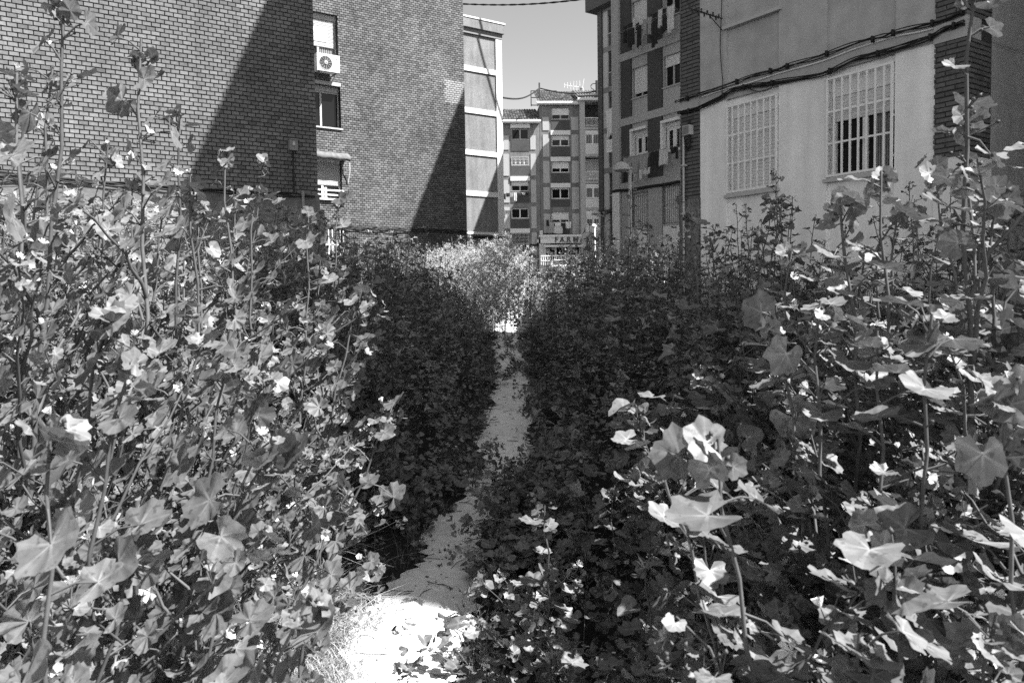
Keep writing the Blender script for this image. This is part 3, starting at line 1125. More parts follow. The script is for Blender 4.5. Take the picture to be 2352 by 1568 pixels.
DL = 0.55
ru0, rz = R2.hit(*q3(600, 960), DL)
ru1, _ = R2.hit(*q3(235, 1040), DL)
rack(R2, ru0, ru1, rz, DL, 'washing line below the white framed windows of the shaded block')
items = [(235, 1042, 288, 1115, 'cloth_grey', 'towel', 'dark grey towel at the far end of the lower washing line'),
         (237, 1120, 262, 1197, 'cloth_dark', 'trousers', 'black leggings hanging lowest on the lower washing line'),
         (290, 1033, 340, 1140, 'cloth_grey', 'shirt', 'grey long shirt beside the street lamp on the lower washing line'),
         (347, 1020, 402, 1115, 'cloth_grey', 'shirt', 'grey T-shirt in the middle of the lower washing line'),
         (358, 1112, 415, 1146, 'cloth_mid', 'drape', 'pale garment hanging behind the grey T-shirt'),
         (340, 1115, 358, 1185, 'cloth_white', 'drape', 'thin white sock hanging among grey clothes'),
         (305, 1142, 336, 1200, 'cloth_grey', 'drape', 'dark sock hanging beside the lamp dome'),
         (414, 1000, 470, 1085, 'cloth_dark', 'towel', 'black lacy cloth bunched on the lower washing line'),
         (472, 985, 533, 1085, 'cloth_mid', 'towel', 'light grey towel right of the black lacy cloth'),
         (545, 972, 580, 1010, 'cloth_dark', 'drape', 'small black briefs nearest the brick pillar'),
         (582, 965, 596, 1045, 'cloth_dark', 'drape', 'narrow black stocking at the near end of the lower washing line')]
for i, (x0, y0, x1, y1, m_, sh, lab) in enumerate(items):
    g = c3(q3, x0, y0, x1, y1, R2, DL)
    cloth(R2, g[0], g[1], g[2], g[3], DL, m_, lab, 'laundry on the lower line', shape=sh, seed=i)
ru0, rz = R2.hit(*q3(600, 60), DL)
ru1, _ = R2.hit(*q3(215, 180), DL)
rack(R2, ru0, ru1, rz, DL, 'washing line crowded with dark clothes high on the shaded block')
items = [(235, 178, 268, 280, 'cloth_dark', 'trousers', 'black trousers at the far end of the upper washing line'),
         (266, 160, 305, 300, 'cloth_dark', 'towel', 'long black towel second from the far end of the upper line'),
         (303, 122, 326, 180, 'cloth_mid', 'shirt', 'small pale vest near the far end of the upper washing line'),
         (320, 165, 362, 300, 'cloth_dark', 'trousers', 'wide black trousers below the shutter on the upper line'),
         (340, 108, 372, 160, 'cloth_mid', 'drape', 'pale hood shaped garment on the upper washing line'),
         (370, 130, 395, 230, 'cloth_grey', 'shirt', 'grey patterned top in the middle of the upper line'),
         (400, 115, 432, 225, 'cloth_grey', 'shirt', 'grey shirt left of the long black trousers'),
         (412, 100, 468, 295, 'cloth_dark', 'trousers', 'longest black trousers in the middle of the upper line'),
         (465, 65, 494, 175, 'cloth_mid', 'shirt', 'light sleeveless top right of the longest trousers'),
         (494, 60, 524, 205, 'cloth_dark', 'towel', 'black cloth between two pale tops on the upper line'),
         (522, 45, 572, 200, 'cloth_mid', 'shirt', 'pale blouse nearest the brick pillar on the upper line')]
for i, (x0, y0, x1, y1, m_, sh, lab) in enumerate(items):
    g = c3(q3, x0, y0, x1, y1, R2, DL)
    cloth(R2, g[0], g[1], g[2], g[3], DL, m_, lab, 'laundry on the upper line', shape=sh, seed=30 + i)

# ================================================================== RIGHT FAR BLOCK
R3 = Fr((6.84, 53.0), A, -B)
H3 = R3.z(*q3(120, 60))
t7 = thing('apartment_building', 'narrow far block edged with a brick strip and capped by a dark parapet', 'building', R3.p(0, 2.5))


def v3(x, y=700):
    return R3.u(*q3(x, y))


b0, b1 = v3(104), v3(76)
l0 = v3(136)
wd0 = v3(176)
a = Acc()
zs3 = [R3.z(*q3(155, y)) for y in (1140, 870, 605, 335)]
st3 = (zs3[3] - zs3[0]) / 3
hz = [(wd0 - 1.0, l0 - 0.02, R3.z(*q3(160, yb)), R3.z(*q3(160, yt))) for yt, yb in ((1145, 1285), (895, 1000), (635, 740), (345, 470), (95, 210))]
skin(a, R3, -14, l0, -0.5, H3, hz, d=-0.1, rev=0.2)
bodyshell(a, R3, -14, b1, -0.5, H3, 8, d=-0.1)
obj('wall', a, M['pebble_dark'], t7)
a = Acc()
fbox(a, R3, l0 + 0.002, b0 - 0.002, -0.5, H3, -0.3, 0.0)
obj('plaster_strip', a, M['plaster_mid'], t7)
for k in range(5):
    a = Acc()
    z = zs3[0] + st3 * k
    fbox(a, R3, -14, b0 - 0.002, z, z + 0.35, -0.3, 0.015)
    obj('band', a, M['pebble_mid'], t7)
a = Acc()
fbox(a, R3, b0, b1, -0.5, H3, -0.5, 0.08)
st_ = obj('brick_strip', a, M['mortar_dark'], t7)
a = Acc()
bricks(a, R3, b0, b1, 2, H3, [], 0.25, 0.09, 0.02, 0.08, 0.1, rng)
obj('brickwork', a, M['brick_dark'], st_)
for i, h in enumerate(hz):
    window(R3, t7, *h, rec=0.25, shut=(1.0, 0.45, 0.9, 0.35, 0.6)[i], pitch=0.09, d=-0.1, sash=3)
a = Acc()
fbox(a, R3, -14, b1 + 0.5, H3 + 0.002, H3 + 1.6, -8.4, 0.7)
obj('parapet', a, M['pebble_dark'], t7)
a = Acc()
for k in range(3):
    pts = [R3.p(*R3.hit(*q3(x, 1398 - (x - 90) * 0.14 + 7 * k)), 0.15) for x in range(85, 185, 12)]
    a.tube(pts, 0.06, 5)
tag(obj('cable_bundle', a, M['black'], loc=pts[0], flat=False), 'black cable run round the brick edged far block', 'cable')
ru0, rz = R3.hit(*q3(168, 735), 0.5)
ru1, _ = R3.hit(*q3(90, 735), 0.5)
rack(R3, ru0, ru1, rz, 0.5, 'washing line bracket on the brick edged far block')
g = c3(q3, 118, 722, 175, 895, R3, 0.5)
cloth(R3, g[0], g[1], g[2], g[3], 0.5, 'cloth_mid', 'pale bed sheet draped from the brick edged far block', None, name='bed_sheet', shape='drape', seed=99)
a = Acc()
u0_, z_ = R3.hit(*q3(128, 1010), 0.3)
u1_, _ = R3.hit(*q3(176, 1010), 0.3)
for k in range(9):
    u = u1_ + (u0_ - u1_) * k / 8
    fbox(a, R3, u - 0.02, u + 0.02, z_, z_ + 0.75, 0.28, 0.32)
for dz in (0.0, 0.75):
    fbox(a, R3, u1_, u0_, z_ + dz, z_ + dz + 0.05, -0.1, 0.33)
obj('balcony_rail', a, M['white'], t7)

# added unseen block, placed and slimmed to cast shade on the pharmacy facade
R4 = Fr((10.1, 79.6), A, -B)
t8 = thing('apartment_building', 'added unseen shade caster behind the brick edged far block, darkening the pharmacy', 'building', R4.p(-8, 2.5))
a = Acc()
skin(a, R4, -4.6, 0, 0, EYE + 24.5, [], 0.0)
bodyshell(a, R4, -4.6, 0, 0, EYE + 24.5, 9)
a.add([R4.p(-4.6, 0, 0), R4.p(-4.6, 0, -9), R4.p(-4.6, EYE + 24.5, -9), R4.p(-4.6, EYE + 24.5, 0)], [[0, 1, 2, 3]])
obj('wall', a, M['pebble_mid'], t8)

# ================================================================== PHARMACY BUILDING
ca = R(3.4)
FU = np.array([math.cos(ca), math.sin(ca), 0])
FN = np.array([math.sin(ca), -math.cos(ca), 0])
FM = Fr((0.0, 82.0), FU, FN)
GF = FM.z(*q2(420, 1560)) - 1.2


def f2(x, y, d=0.0):
    return FM.hit(*q2(x, y), d)


t9 = thing('apartment_building', 'far six storey block with a pharmacy on its ground floor', 'building', FM.p(8, GF))
t10 = thing('apartment_building', 'lower tiled roof wing left of the pharmacy block', 'building', FM.p(-1, GF))


def far_wing(parent, x0, x1, roof_y, colx, rows, bands, darkx, lightx, boxes, midx):
    u0, u1 = f2(x0, 800)[0], f2(x1, 800)[0]
    zr = f2((x0 + x1) / 2, roof_y)[1]
    wn = [(f2(colx[0] , yt)[0], f2(colx[1], yt)[0], f2(colx[0], yb)[1], f2(colx[0], yt)[1]) for yt, yb, *_ in rows]
    a = Acc()
    skin(a, FM, u0, u1, GF, zr, wn, d=0.0, rev=0.3)
    bodyshell(a, FM, u0, u1, GF, zr, 9)
    a.add([FM.p(u0, GF, 0), FM.p(u0, GF, -9), FM.p(u0, zr, -9), FM.p(u0, zr, 0)], [[0, 1, 2, 3]])
    obj('wall', a, M['pebble_mid'], parent)
    # light vertical strips cut by bands
    zbs = [f2(midx, y)[1] for y in bands]
    for (xa, xb) in lightx:
        ua, ubb = f2(xa, 800)[0], f2(xb, 800)[0]
        zz_ = [zr - 0.8] + zbs + [GF]
        for i in range(len(zz_) - 1):
            a = Acc()
            fbox(a, FM, ua, ubb, zz_[i + 1] + 0.001, zz_[i] - 0.42, -0.1, 0.05)
            obj('panel', a, M['plaster_mid'], parent)
    # dark spandrels
    for i, w_ in enumerate(wn):
        zlow = (wn[i + 1][3] + 0.55) if i + 1 < len(wn) else w_[2] - 1.4
        a = Acc()
        fbox(a, FM, w_[0] - 0.05, w_[1] + 0.05, zlow, w_[2] - 0.09, -0.1, 0.04)
        obj('spandrel', a, M['pebble_dark'], parent)
        yt, yb, shut, fr, bx_, gr = rows[i]
        window(FM, parent, w_[0], w_[1], w_[2], w_[3], rec=0.2, shut=shut, pitch=0.12, shm='shutter', frame=fr, sash=2 if not gr else 4, ft=0.09, sill=True)
        if bx_:
            a = Acc()
            fbox(a, FM, w_[0] - 0.1, w_[1] + 0.1, w_[3] + 0.03, w_[3] + 0.48, -0.1, 0.16)
            obj('blind_box', a, M['whiteband'], parent)
        if gr:
            grille(FM, parent, w_[0], w_[1], w_[2] + 0.02, w_[3] - 0.02, 12, (0.35, 0.65), bw=0.035, m='lightgrey', d=0.04, fw=0.05)
    # gutter and tiled roof
    a = Acc()
    a.tube([FM.p(u0 - 0.3, zr + 0.10, 0.45), FM.p(u1 + 0.1, zr + 0.10, 0.45)], 0.17, 8)
    fbox(a, FM, u0 - 0.2, u1, zr + 0.001, zr + 0.2, -0.3, 0.3)
    obj('gutter', a, M['whiteband'], parent)
    a = Acc()
    u = u0 - 0.2
    k = 0
    while u < u1:
        for j in range(13):
            d0, d1 = 0.5 - j * 0.42, 0.5 - (j + 1) * 0.42 - 0.05
            za, zb_ = zr + 0.24 + j * 0.42 * 0.42, zr + 0.24 + (j + 1) * 0.42 * 0.42
            cs = [(-0.12, 0), (-0.085, 0.09), (0, 0.125), (0.085, 0.09), (0.12, 0)]
            V = [FM.p(u + 0.12 + x, za + 0.05 + y, d0) for x, y in cs] + [FM.p(u + 0.12 + x * 0.85, zb_ + y * 0.85, d1) for x, y in cs]
            a.add(V, [[i, i + 1, i + 6, i + 5] for i in range(4)] + [[0, 1, 2, 3]] , [[0, 3, 4]], var=0.5 + 1.1 * rng.random() ** 2)
            a.add([FM.p(u + 0.20, za, d0), FM.p(u + 0.32, za, d0), FM.p(u + 0.32, zb_, d1), FM.p(u + 0.20, zb_, d1)], [[0, 1, 2, 3]], var=0.5)
        u += 0.27
        k += 1
    obj('roof', a, M['tile'], parent)
    return u0, u1, zr


W_, L_ = 'white', 'lightgrey'
far_wing(t10, 20, 396, 462, (180, 312), [(500, 582, 0.0, L_, 1, 0), (712, 778, 0.35, W_, 0, 1), (898, 972, 0.45, L_, 1, 0), (1102, 1178, 0.0, W_, 0, 0), (1292, 1372, 0.0, 'dark', 1, 1)],
         (660, 856, 1058, 1254, 1455), None, [(110, 163), (326, 366)], None, 345)
far_wing(t9, 398, 700, 322, (484, 618), [(345, 430, 0.6, L_, 0, 0), (552, 632, 0.4, W_, 1, 0), (752, 832, 0.6, W_, 1, 0), (950, 1030, 0.1, W_, 1, 0), (1132, 1212, 0.7, W_, 0, 0)],
         (514, 714, 912, 1112, 1300), None, [(420, 468), (636, 690)], None, 445)
# balcony stack on the right of the pharmacy block
ub0, ub1 = f2(706, 800, 0.9)[0], f2(1000, 800, 0.9)[0]
zr = f2(770, 292, 0.9)[1]
floors = [f2(770, y, 0.9)[1] for y in (500, 702, 905, 1107, 1305)]
a = Acc()
fbox(a, FM, ub0, ub0 + 0.45, GF, zr, -0.1, 0.9)
fbox(a, FM, ub1 - 0.4, ub1, GF, zr, -0.1, 0.9)
for z in floors:
    fbox(a, FM, ub0 + 0.451, ub1 - 0.401, z - 0.12, z + 0.12, -0.1, 0.9)
obj('balcony_wall', a, M['plaster_mid'], t9)
a = Acc()
fbox(a, FM, ub0 + 0.3, ub1, floors[-1], zr, -1.0, -0.9)
fbox(a, FM, ub0 - 0.01, ub0 + 0.02, GF, zr, -6, -0.11)
obj('balcony_recess', a, M['pebble_dark'], t9)
a = Acc()
fbox(a, FM, ub0 - 0.3, ub1 + 0.2, zr + 0.002, zr + 0.25, -1, 1.3)
obj('balcony_roof', a, M['whiteband'], t9)
a = Acc()
for u in np.arange(ub0 - 0.2, ub1, 0.27):
    a.tube([FM.p(u, zr + 0.36, 1.3), FM.p(u, zr + 1.9, -2.6)], 0.12, 7)
obj('balcony_tiles', a, M['tile'], t9)
for i, z in enumerate(floors):
    zt_ = (floors[i - 1] if i else zr) - 0.12
    u0, u1 = ub0 + 0.46, ub1 - 0.42
    if i in (1, 3, 4):
        a = Acc()
        fbox(a, FM, u0, u1, z + 0.13, z + 1.05, 0.80, 0.86)
        n = int((u1 - u0) / 0.16)
        for k in range(n):
            fbox(a, FM, u0 + k * 0.16 + 0.03, u0 + k * 0.16 + 0.10, z + 0.16, z + 1.02, 0.861, 0.89)
        obj('balcony_front', a, M['whiteband'], t9)
        window(FM, t9, u0, u1, z + 1.08, zt_ - 0.05, rec=-0.75, sash=4, ft=0.12, shut=0.0 if i != 4 else 0.5, pitch=0.12, box=0.3, sill=False, curtain=(0.05, 0.5))
    else:
        a = Acc()
        for k in range(int((u1 - u0) / 0.13)):
            fbox(a, FM, u0 + k * 0.13, u0 + k * 0.13 + 0.03, z + 0.14, z + 1.06, 0.80, 0.84)
        fbox(a, FM, u0, u1, z + 1.061, z + 1.12, 0.78, 0.86)
        fbox(a, FM, u0, u1, z + 0.3, z + 0.34, 0.842, 0.86)
        obj('balcony_rail', a, M['white'], t9)
        if i == 2:
            window(FM, t9, u0, u1, z + 0.15, zt_ - 0.05, rec=0.4, sash=3, ft=0.1, shut=0.9, pitch=0.12, box=0.2, sill=False)
        else:
            window(FM, t9, u0 + 1.2, u1, z + 0.15, zt_ - 0.5, rec=0.85, sash=3, ft=0.1, frame='dark', sill=False)
# chimneys
for (x0, x1, y0, y1, lab) in ((430, 565, 278, 370, None), (1055, 1115, 290, 350, None)):
    p0, p1 = FM.hit(*q8(x0, y0), -3), FM.hit(*q8(x1, y1), -3)
    a = Acc()
    fbox(a, FM, p0[0], p1[0], p1[1] - 1.5, p0[1], -4.0, -3.0)
    ch = obj('chimney', a, M['brick_dark'], t9)
    a = Acc()
    if x0 < 1000:
        for u in (p0[0] - 0.9, p0[0] - 0.2, p1[0] + 0.2, p1[0] + 0.9):
            a.tube([FM.p(u, p0[1] - 1.3, -3.5), FM.p(u, p0[1] + 0.3, -3.5)], 0.05, 5)
        for z in (p0[1] + 0.3, p0[1] - 0.4, p0[1] - 1.2):
            a.tube([FM.p(p0[0] - 0.9, z, -3.5), FM.p(p1[0] + 0.9, z, -3.5)], 0.05, 5)
        obj('frame', a, M['dark'], ch)
    else:
        a.tube([FM.p((p0[0] + p1[0]) / 2, p0[1], -3.5), FM.p((p0[0] + p1[0]) / 2, p0[1] + 0.8, -3.5)], 0.12, 6)
        obj('flue', a, M['dark'], ch)
# roof poles, antenna
pp = FM.hit(*q8(420, 125), -0.5)
zg = FM.z(*q8(420, 430), -0.5)
a = Acc()
a.tube([FM.p(pp[0], zg, -0.5), FM.p(pp[0], pp[1], -0.5)], 0.09, 6)
tag(obj('roof_pole', a, M['dark'], loc=FM.p(pp[0], zg, -0.5)), 'plain dark pole at the left corner of the pharmacy block roof', 'pole')
tp1 = FM.p(pp[0], FM.z(*q8(420, 210), -0.5), -0.5)
pm = FM.hit(*q8(1318, 90), 0.3)
zg = FM.z(*q8(1318, 350), 0.3)
mp = thing('cable_mast', 'dark mast with curled insulators at the right of the pharmacy roof', 'mast', FM.p(pm[0], zg, 0.3))
a = Acc()
a.tube([FM.p(pm[0], zg - 0.6, 0.3), FM.p(pm[0], pm[1], 0.3)], 0.13, 7)
obj('pole', a, M['dark'], mp)
a = Acc()
for k in range(5):
    for sgn in (-1, 1):
        c = FM.p(pm[0] + sgn * 0.25, pm[1] - 0.6 - k * 0.7, 0.3)
        a.tube([c + FU * sgn * 0.35 * math.sin(x) - UP * 0.3 * math.cos(x) for x in np.linspace(0, 4, 8)], 0.045, 5)
obj('insulator', a, M['dark'], mp)
pa = FM.hit(*q8(1055, 185), -2)
zg = FM.z(*q8(1055, 350), -2)
an = thing('tv_antenna', 'thin white television antenna on the pharmacy block roof', 'antenna', FM.p(pa[0], zg - 0.8, -2))
a = Acc()
a.tube([FM.p(pa[0], zg - 0.8, -2), FM.p(pa[0], pa[1], -2)], 0.05, 5)
obj('mast', a, M['metal'], an)
a = Acc()
a.tube([FM.p(pa[0] - 1.6, pa[1] + 0.15, -2), FM.p(pa[0] + 0.3, pa[1] - 0.1, -2)], 0.022, 5)
for k in range(6):
    c = FM.p(pa[0] - 1.6 + 0.32 * k, pa[1] + 0.15 - 0.04 * k, -2)
    a.tube([c - UP * (0.25 + 0.07 * k), c + UP * (0.25 + 0.09 * k)], 0.015, 4)
for sgn in (-1, 1):
    a.tube([FM.p(pa[0] + 0.3, pa[1], -2), FM.p(pa[0] + 0.45 , pa[1] + sgn * 0.8, -2)], 0.02, 4)
obj('elements', a, M['white'], an)
# wire between the grey block, the pole and the mast
a = Acc()
st0 = at(1150, 224, 60)
pts = [st0 + (tp1 - st0) * t - UP * 0.5 * math.sin(math.pi * t) for t in np.linspace(0, 1, 14)]
e_ = FM.p(pm[0], FM.z(*q8(1318, 260), 0.3), 0.3)
pts += [tp1 + (e_ - tp1) * t - UP * 0.35 * math.sin(math.pi * t) for t in np.linspace(0.05, 1, 14)]
e2_ = e_ + FU * 6 + UP * 0.1
pts += [e_ + (e2_ - e_) * t for t in (0.3, 0.6, 1)]
a.tube(pts, 0.07, 5)
tag(obj('overhead_cable', a, M['black'], loc=st0, flat=False), 'twisted black wire above the pharmacy roof, strung from pole to mast', 'cable')
a = Acc()
s0, s1 = at(1040, 9, 46), at(1420, -12, 40)
pts = np.array([s0 + (s1 - s0) * t - UP * 0.25 * math.sin(math.pi * t) for t in np.linspace(0, 1, 40)])
for k in range(2):
    off = np.array([UP * 0.025 * math.sin(i * 1.3 + k * math.pi) + FN * 0.025 * math.cos(i * 1.3 + k * math.pi) for i in range(40)])
    a.tube(pts + off, 0.03, 5)
tag(obj('overhead_cable', a, M['black'], loc=s0, flat=False), 'twisted black overhead cable crossing the sky at the top edge', 'cable')
# laundry on pharmacy block
for (y, xa, xb, its, grp, lab) in (
        (1190, 443, 652, [(443, 1190, 465, 1235, 'cloth_dark'), (466, 1203, 503, 1285, 'cloth_grey'), (510, 1210, 555, 1240, 'cloth_white'), (497, 1238, 568, 1292, 'cloth_mid'), (558, 1212, 588, 1250, 'cloth_dark'), (590, 1200, 632, 1252, 'cloth_white')], 'laundry above the pharmacy sign', 'washing line sagging above the pharmacy sign'),
        (985, 120, 315, [(124, 990, 138, 1035, 'cloth_dark'), (140, 985, 168, 1015, 'cloth_dark'), (170, 980, 200, 1020, 'cloth_grey'), (198, 978, 222, 1048, 'cloth_white'), (225, 985, 255, 1010, 'cloth_dark'), (262, 980, 285, 1000, 'cloth_white'), (287, 975, 310, 1000, 'cloth_dark')], 'laundry on the tiled wing', 'washing line on the wing left of the pharmacy')):
    u0, z = f2(xa, y, 0.6)
    u1, _ = f2(xb, y, 0.6)
    rack(FM, u0, u1, z, 0.6, lab)
    for i, (x0, y0, x1, y1, m_) in enumerate(its):
        g = c3(q2, x0, y0, x1, y1, FM, 0.6)
        nth = ('first', 'second', 'third', 'fourth', 'fifth', 'sixth', 'seventh')[i]
        tone = {'cloth_dark': 'black', 'cloth_grey': 'grey', 'cloth_mid': 'patterned pale', 'cloth_white': 'white'}[m_]
        cloth(FM, g[0], g[1], g[2], g[3], 0.6, m_, f'{tone} garment, {nth} from the left of the ' + grp, grp, shape='towel', seed=200 + i)
# pharmacy shop front
su0, sz0 = f2(402, 1366, 0.7)
su1, sz1 = f2(900, 1314, 0.7)
a = Acc()
fbox(a, FM, su0, su1, sz0, sz1, 0.1, 0.7)
fbox(a, FM, su0 - 0.15, su1, sz1 + 0.001, sz1 + 0.22, -0.1, 0.85)
sg = obj('shop_sign', a, M['whiteband'], t9)
lu, lz = f2(508, 1357, 0.75)
lm = mat('letter_grey', 0.10, 0.6)
adv = 0.0
for ch_ in 'FARMACIA':
    fc = bpy.data.curves.new('letter', 'FONT')
    fc.body = ch_
    fc.size = 0.74
    fc.extrude = 0.04
    fc.offset = 0.02
    fo = bpy.data.objects.new('letter', fc)
    sc.collection.objects.link(fo)
    bpy.context.view_layer.update()
    me = bpy.data.meshes.new_from_object(fo.evaluated_get(bpy.context.evaluated_depsgraph_get()))
    bpy.data.objects.remove(fo)
    me.materials.append(lm)
    wch = max(v.co.x for v in me.vertices)
    o = bpy.data.objects.new('letter', me)
    sc.collection.objects.link(o)
    o.parent = sg
    o.matrix_local = Matrix.Translation(Vector(FM.p(lu + adv, lz, 0.74) - ORG[t9.name])) @ Matrix(((FU[0], 0, FN[0], 0), (FU[1], 0, FN[1], 0), (0, 1, 0, 0), (0, 0, 0, 1)))
    adv += wch + 0.17
a = Acc()
fbox(a, FM, su0 + 0.3, f2(752, 1370)[0], sz0 - 0.42, sz0 - 0.2, 0.1, 1.1)
obj('canopy', a, M['whiteband'], t9)
a = Acc()
du0, dz1 = f2(440, 1388)
du1, dz0 = f2(690, 1475)
fbox(a, FM, du0, du1, GF + 0.2, dz1, 0.055, 0.07)
sf = obj('shop_window', a, M['glass'], t9)
a = Acc()
fbox(a, FM, du0 - 0.7, du0 - 0.01, GF, sz0 - 0.01, 0.055, 0.3)
fbox(a, FM, du1 + 0.01, du1 + 6, GF, sz0 - 0.01, 0.055, 0.2)
fbox(a, FM, f2(505, 1400)[0], f2(520, 1400)[0], GF + 0.2, dz1, 0.071, 0.16)
fbox(a, FM, f2(604, 1400)[0], f2(616, 1400)[0], GF + 0.2, dz1, 0.071, 0.16)
obj('shop_frame', a, M['whiteband'], t9)
for (x0, y0, x1, y1) in ((440, 1405, 472, 1440), (476, 1432, 497, 1470), (484, 1394, 506, 1416), (620, 1400, 640, 1440), (645, 1402, 662, 1428)):
    u0, z1_ = f2(x0, y0, 0.1)
    u1, z0_ = f2(x1, y1, 0.1)
    a = Acc()
    fbox(a, FM, u0, u1, z0_, z1_, 0.072, 0.09)
    obj('poster', a, M['lightgrey'], sf)
# boxes, cables on the wing
for (x0, y0, x1, y1, lab) in ((393, 1273, 415, 1300, 'small white meter box on the wall left of the pharmacy sign'), (372, 1338, 386, 1362, 'lower white junction box beside the cables left of the pharmacy')):
    u0, z1_ = f2(x0, y0)
    u1, z0_ = f2(x1, y1)
    bxo = thing('meter_box', lab, 'meter box', FM.p(u0, z0_, 0.1))
    a = Acc()
    fbox(a, FM, u0, u1, z0_, z1_, 0.06, 0.3)
    obj('housing', a, M['white'], bxo)
    a = Acc()
    fbox(a, FM, u0 + 0.1, u1 - 0.1, z0_ + 0.1, z1_ - 0.1, 0.301, 0.33)
    obj('lid', a, M['lightgrey'], bxo)
a = Acc()
for k in range(3):
    pl = [FM.p(*f2(x, y + k * 3), 0.12) for x, y in ((120, 1388), (200, 1383), (300, 1381), (360, 1378), (388, 1365), (395, 1325), (412, 1308), (440, 1296), (470, 1300), (540, 1306), (620, 1303), (700, 1304), (760, 1300))]
    a.tube(smooth(pl, 4), 0.07, 5)
tag(obj('cable_bundle', a, M['black'], loc=pl[0], flat=False), 'black cable bundle climbing over the pharmacy sign', 'cable')
cu, cz = f2(148, 1330, 0.5)
ac2 = thing('air_conditioner', 'small white air conditioning unit low on the wing left of the pharmacy', 'air conditioner', FM.p(cu, cz, 0.2))
a = Acc()
fbox(a, FM, cu - 0.55, cu + 0.5, cz - 0.38, cz + 0.38, 0.1, 0.5)
obj('casing', a, M['white'], ac2)
a = Acc()
cc = FM.p(cu - 0.1, cz, 0.505)
V = np.concatenate([[cc], cc + 0.3 * (np.cos(ang)[:, None] * FU + np.sin(ang)[:, None] * UP)])
a.add(V, None, [[0, 1 + k, 1 + (k + 1) % n] for k in range(28) for n in (28,)])
obj('fan_opening', a, M['grey'], ac2)

# street furniture before the pharmacy: railing and car
FR = Fr(FM.p(0, 0, 3.0), FU, FN)
ru0, rz1 = FR.hit(*q7(960, 838))
ru1, _ = FR.hit(*q7(1960, 838))
rz0 = FR.z(*q7(1400, 985))
rl = thing('railing', 'white barred street railing before the pharmacy', 'railing', FR.p((ru0 + ru1) / 2, rz0))
a = Acc()
u = ru0
while u < ru1:
    fbox(a, FR, u, u + 0.07, rz0 - 0.3, rz1 - 0.08, -0.03, 0.03)
    u += 0.22
obj('bars', a, M['white'], rl)
a = Acc()
fbox(a, FR, ru0, ru1, rz1 - 0.079, rz1 + 0.03, -0.05, 0.05)
fbox(a, FR, ru0, ru1, rz0 + 0.1, rz0 + 0.18, 0.031, 0.06)
obj('rails', a, M['white'], rl)

cy = 75.5
ccx, _, czr = at(*q7(1395, 925), cy)
street = czr - 1.45
car = thing('parked_car', 'white parked car half hidden by weeds before the pharmacy', 'car', (ccx, cy, street))


def loft(acc, secs, var=1.0):
    V = np.concatenate([np.asarray(s, float) for s in secs])
    m = len(secs[0])
    qs = [[i * m + k, i * m + (k + 1) % m, (i + 1) * m + (k + 1) % m, (i + 1) * m + k] for i in range(len(secs) - 1) for k in range(m)]
    acc.add(V, qs, [[0, k + 1, k] for k in range(1, m - 1)] + [[(len(secs) - 1) * m, (len(secs) - 1) * m + k, (len(secs) - 1) * m + k + 1] for k in range(1, m - 1)], var)


def csec(y, w0, z0, w1, z1, w2, z2):
    return [(ccx - w0, cy + y, street + z0), (ccx + w0, cy + y, street + z0), (ccx + w1, cy + y, street + z1), (ccx + w2, cy + y, street + z2), (ccx - w2, cy + y, street + z2), (ccx - w1, cy + y, street + z1)]


a = Acc()
loft(a, [csec(-2.0, .70, .3, .78, .55, .70, .68), csec(-1.85, .82, .22, .87, .6, .80, .78), csec(-0.9, .86, .2, .89, .7, .82, .93), csec(1.6, .86, .2, .89, .75, .82, .95), csec(2.0, .75, .3, .8, .6, .72, .85)])
obj('body', a, M['carpaint'], car, flat=False)
a = Acc()
loft(a, [csec(-0.95, .80, .90, .80, .92, .78, .93), csec(-0.15, .78, .9, .74, 1.3, .60, 1.42), csec(1.0, .78, .9, .74, 1.32, .60, 1.45), csec(1.75, .78, .9, .76, .95, .72, .97)])
obj('cabin', a, M['carpaint'], car, flat=False)
a = Acc()
a.add([(ccx - .70, cy - .93, street + .96), (ccx + .70, cy - .93, street + .96), (ccx + .60, cy - .30, street + 1.35), (ccx - .60, cy - .30, street + 1.35)], [[0, 1, 2, 3]])
obj('windscreen', a, mat('car_glass', 0.05, 0.1, spec=0.5), car)
for sx in (-1, 1):
    for sy in (-1.25, 1.3):
        a = Acc()
        c = np.array([ccx + sx * 0.80, cy + sy, street + 0.31])
        a.tube([c - np.array([0.09, 0, 0]), c + np.array([0.09, 0, 0])], 0.31, 14)
        obj('wheel', a, M['black'], car)
    a = Acc()
    a.boxw((ccx + sx * 0.58, cy - 1.97, street + 0.62), (0.16, 0.05, 0.08))
    obj('headlight', a, M['lightgrey'], car)
a = Acc()
a.boxw((ccx, cy - 2.0, street + 0.42), (0.26, 0.02, 0.06))
obj('number_plate', a, M['white'], car)

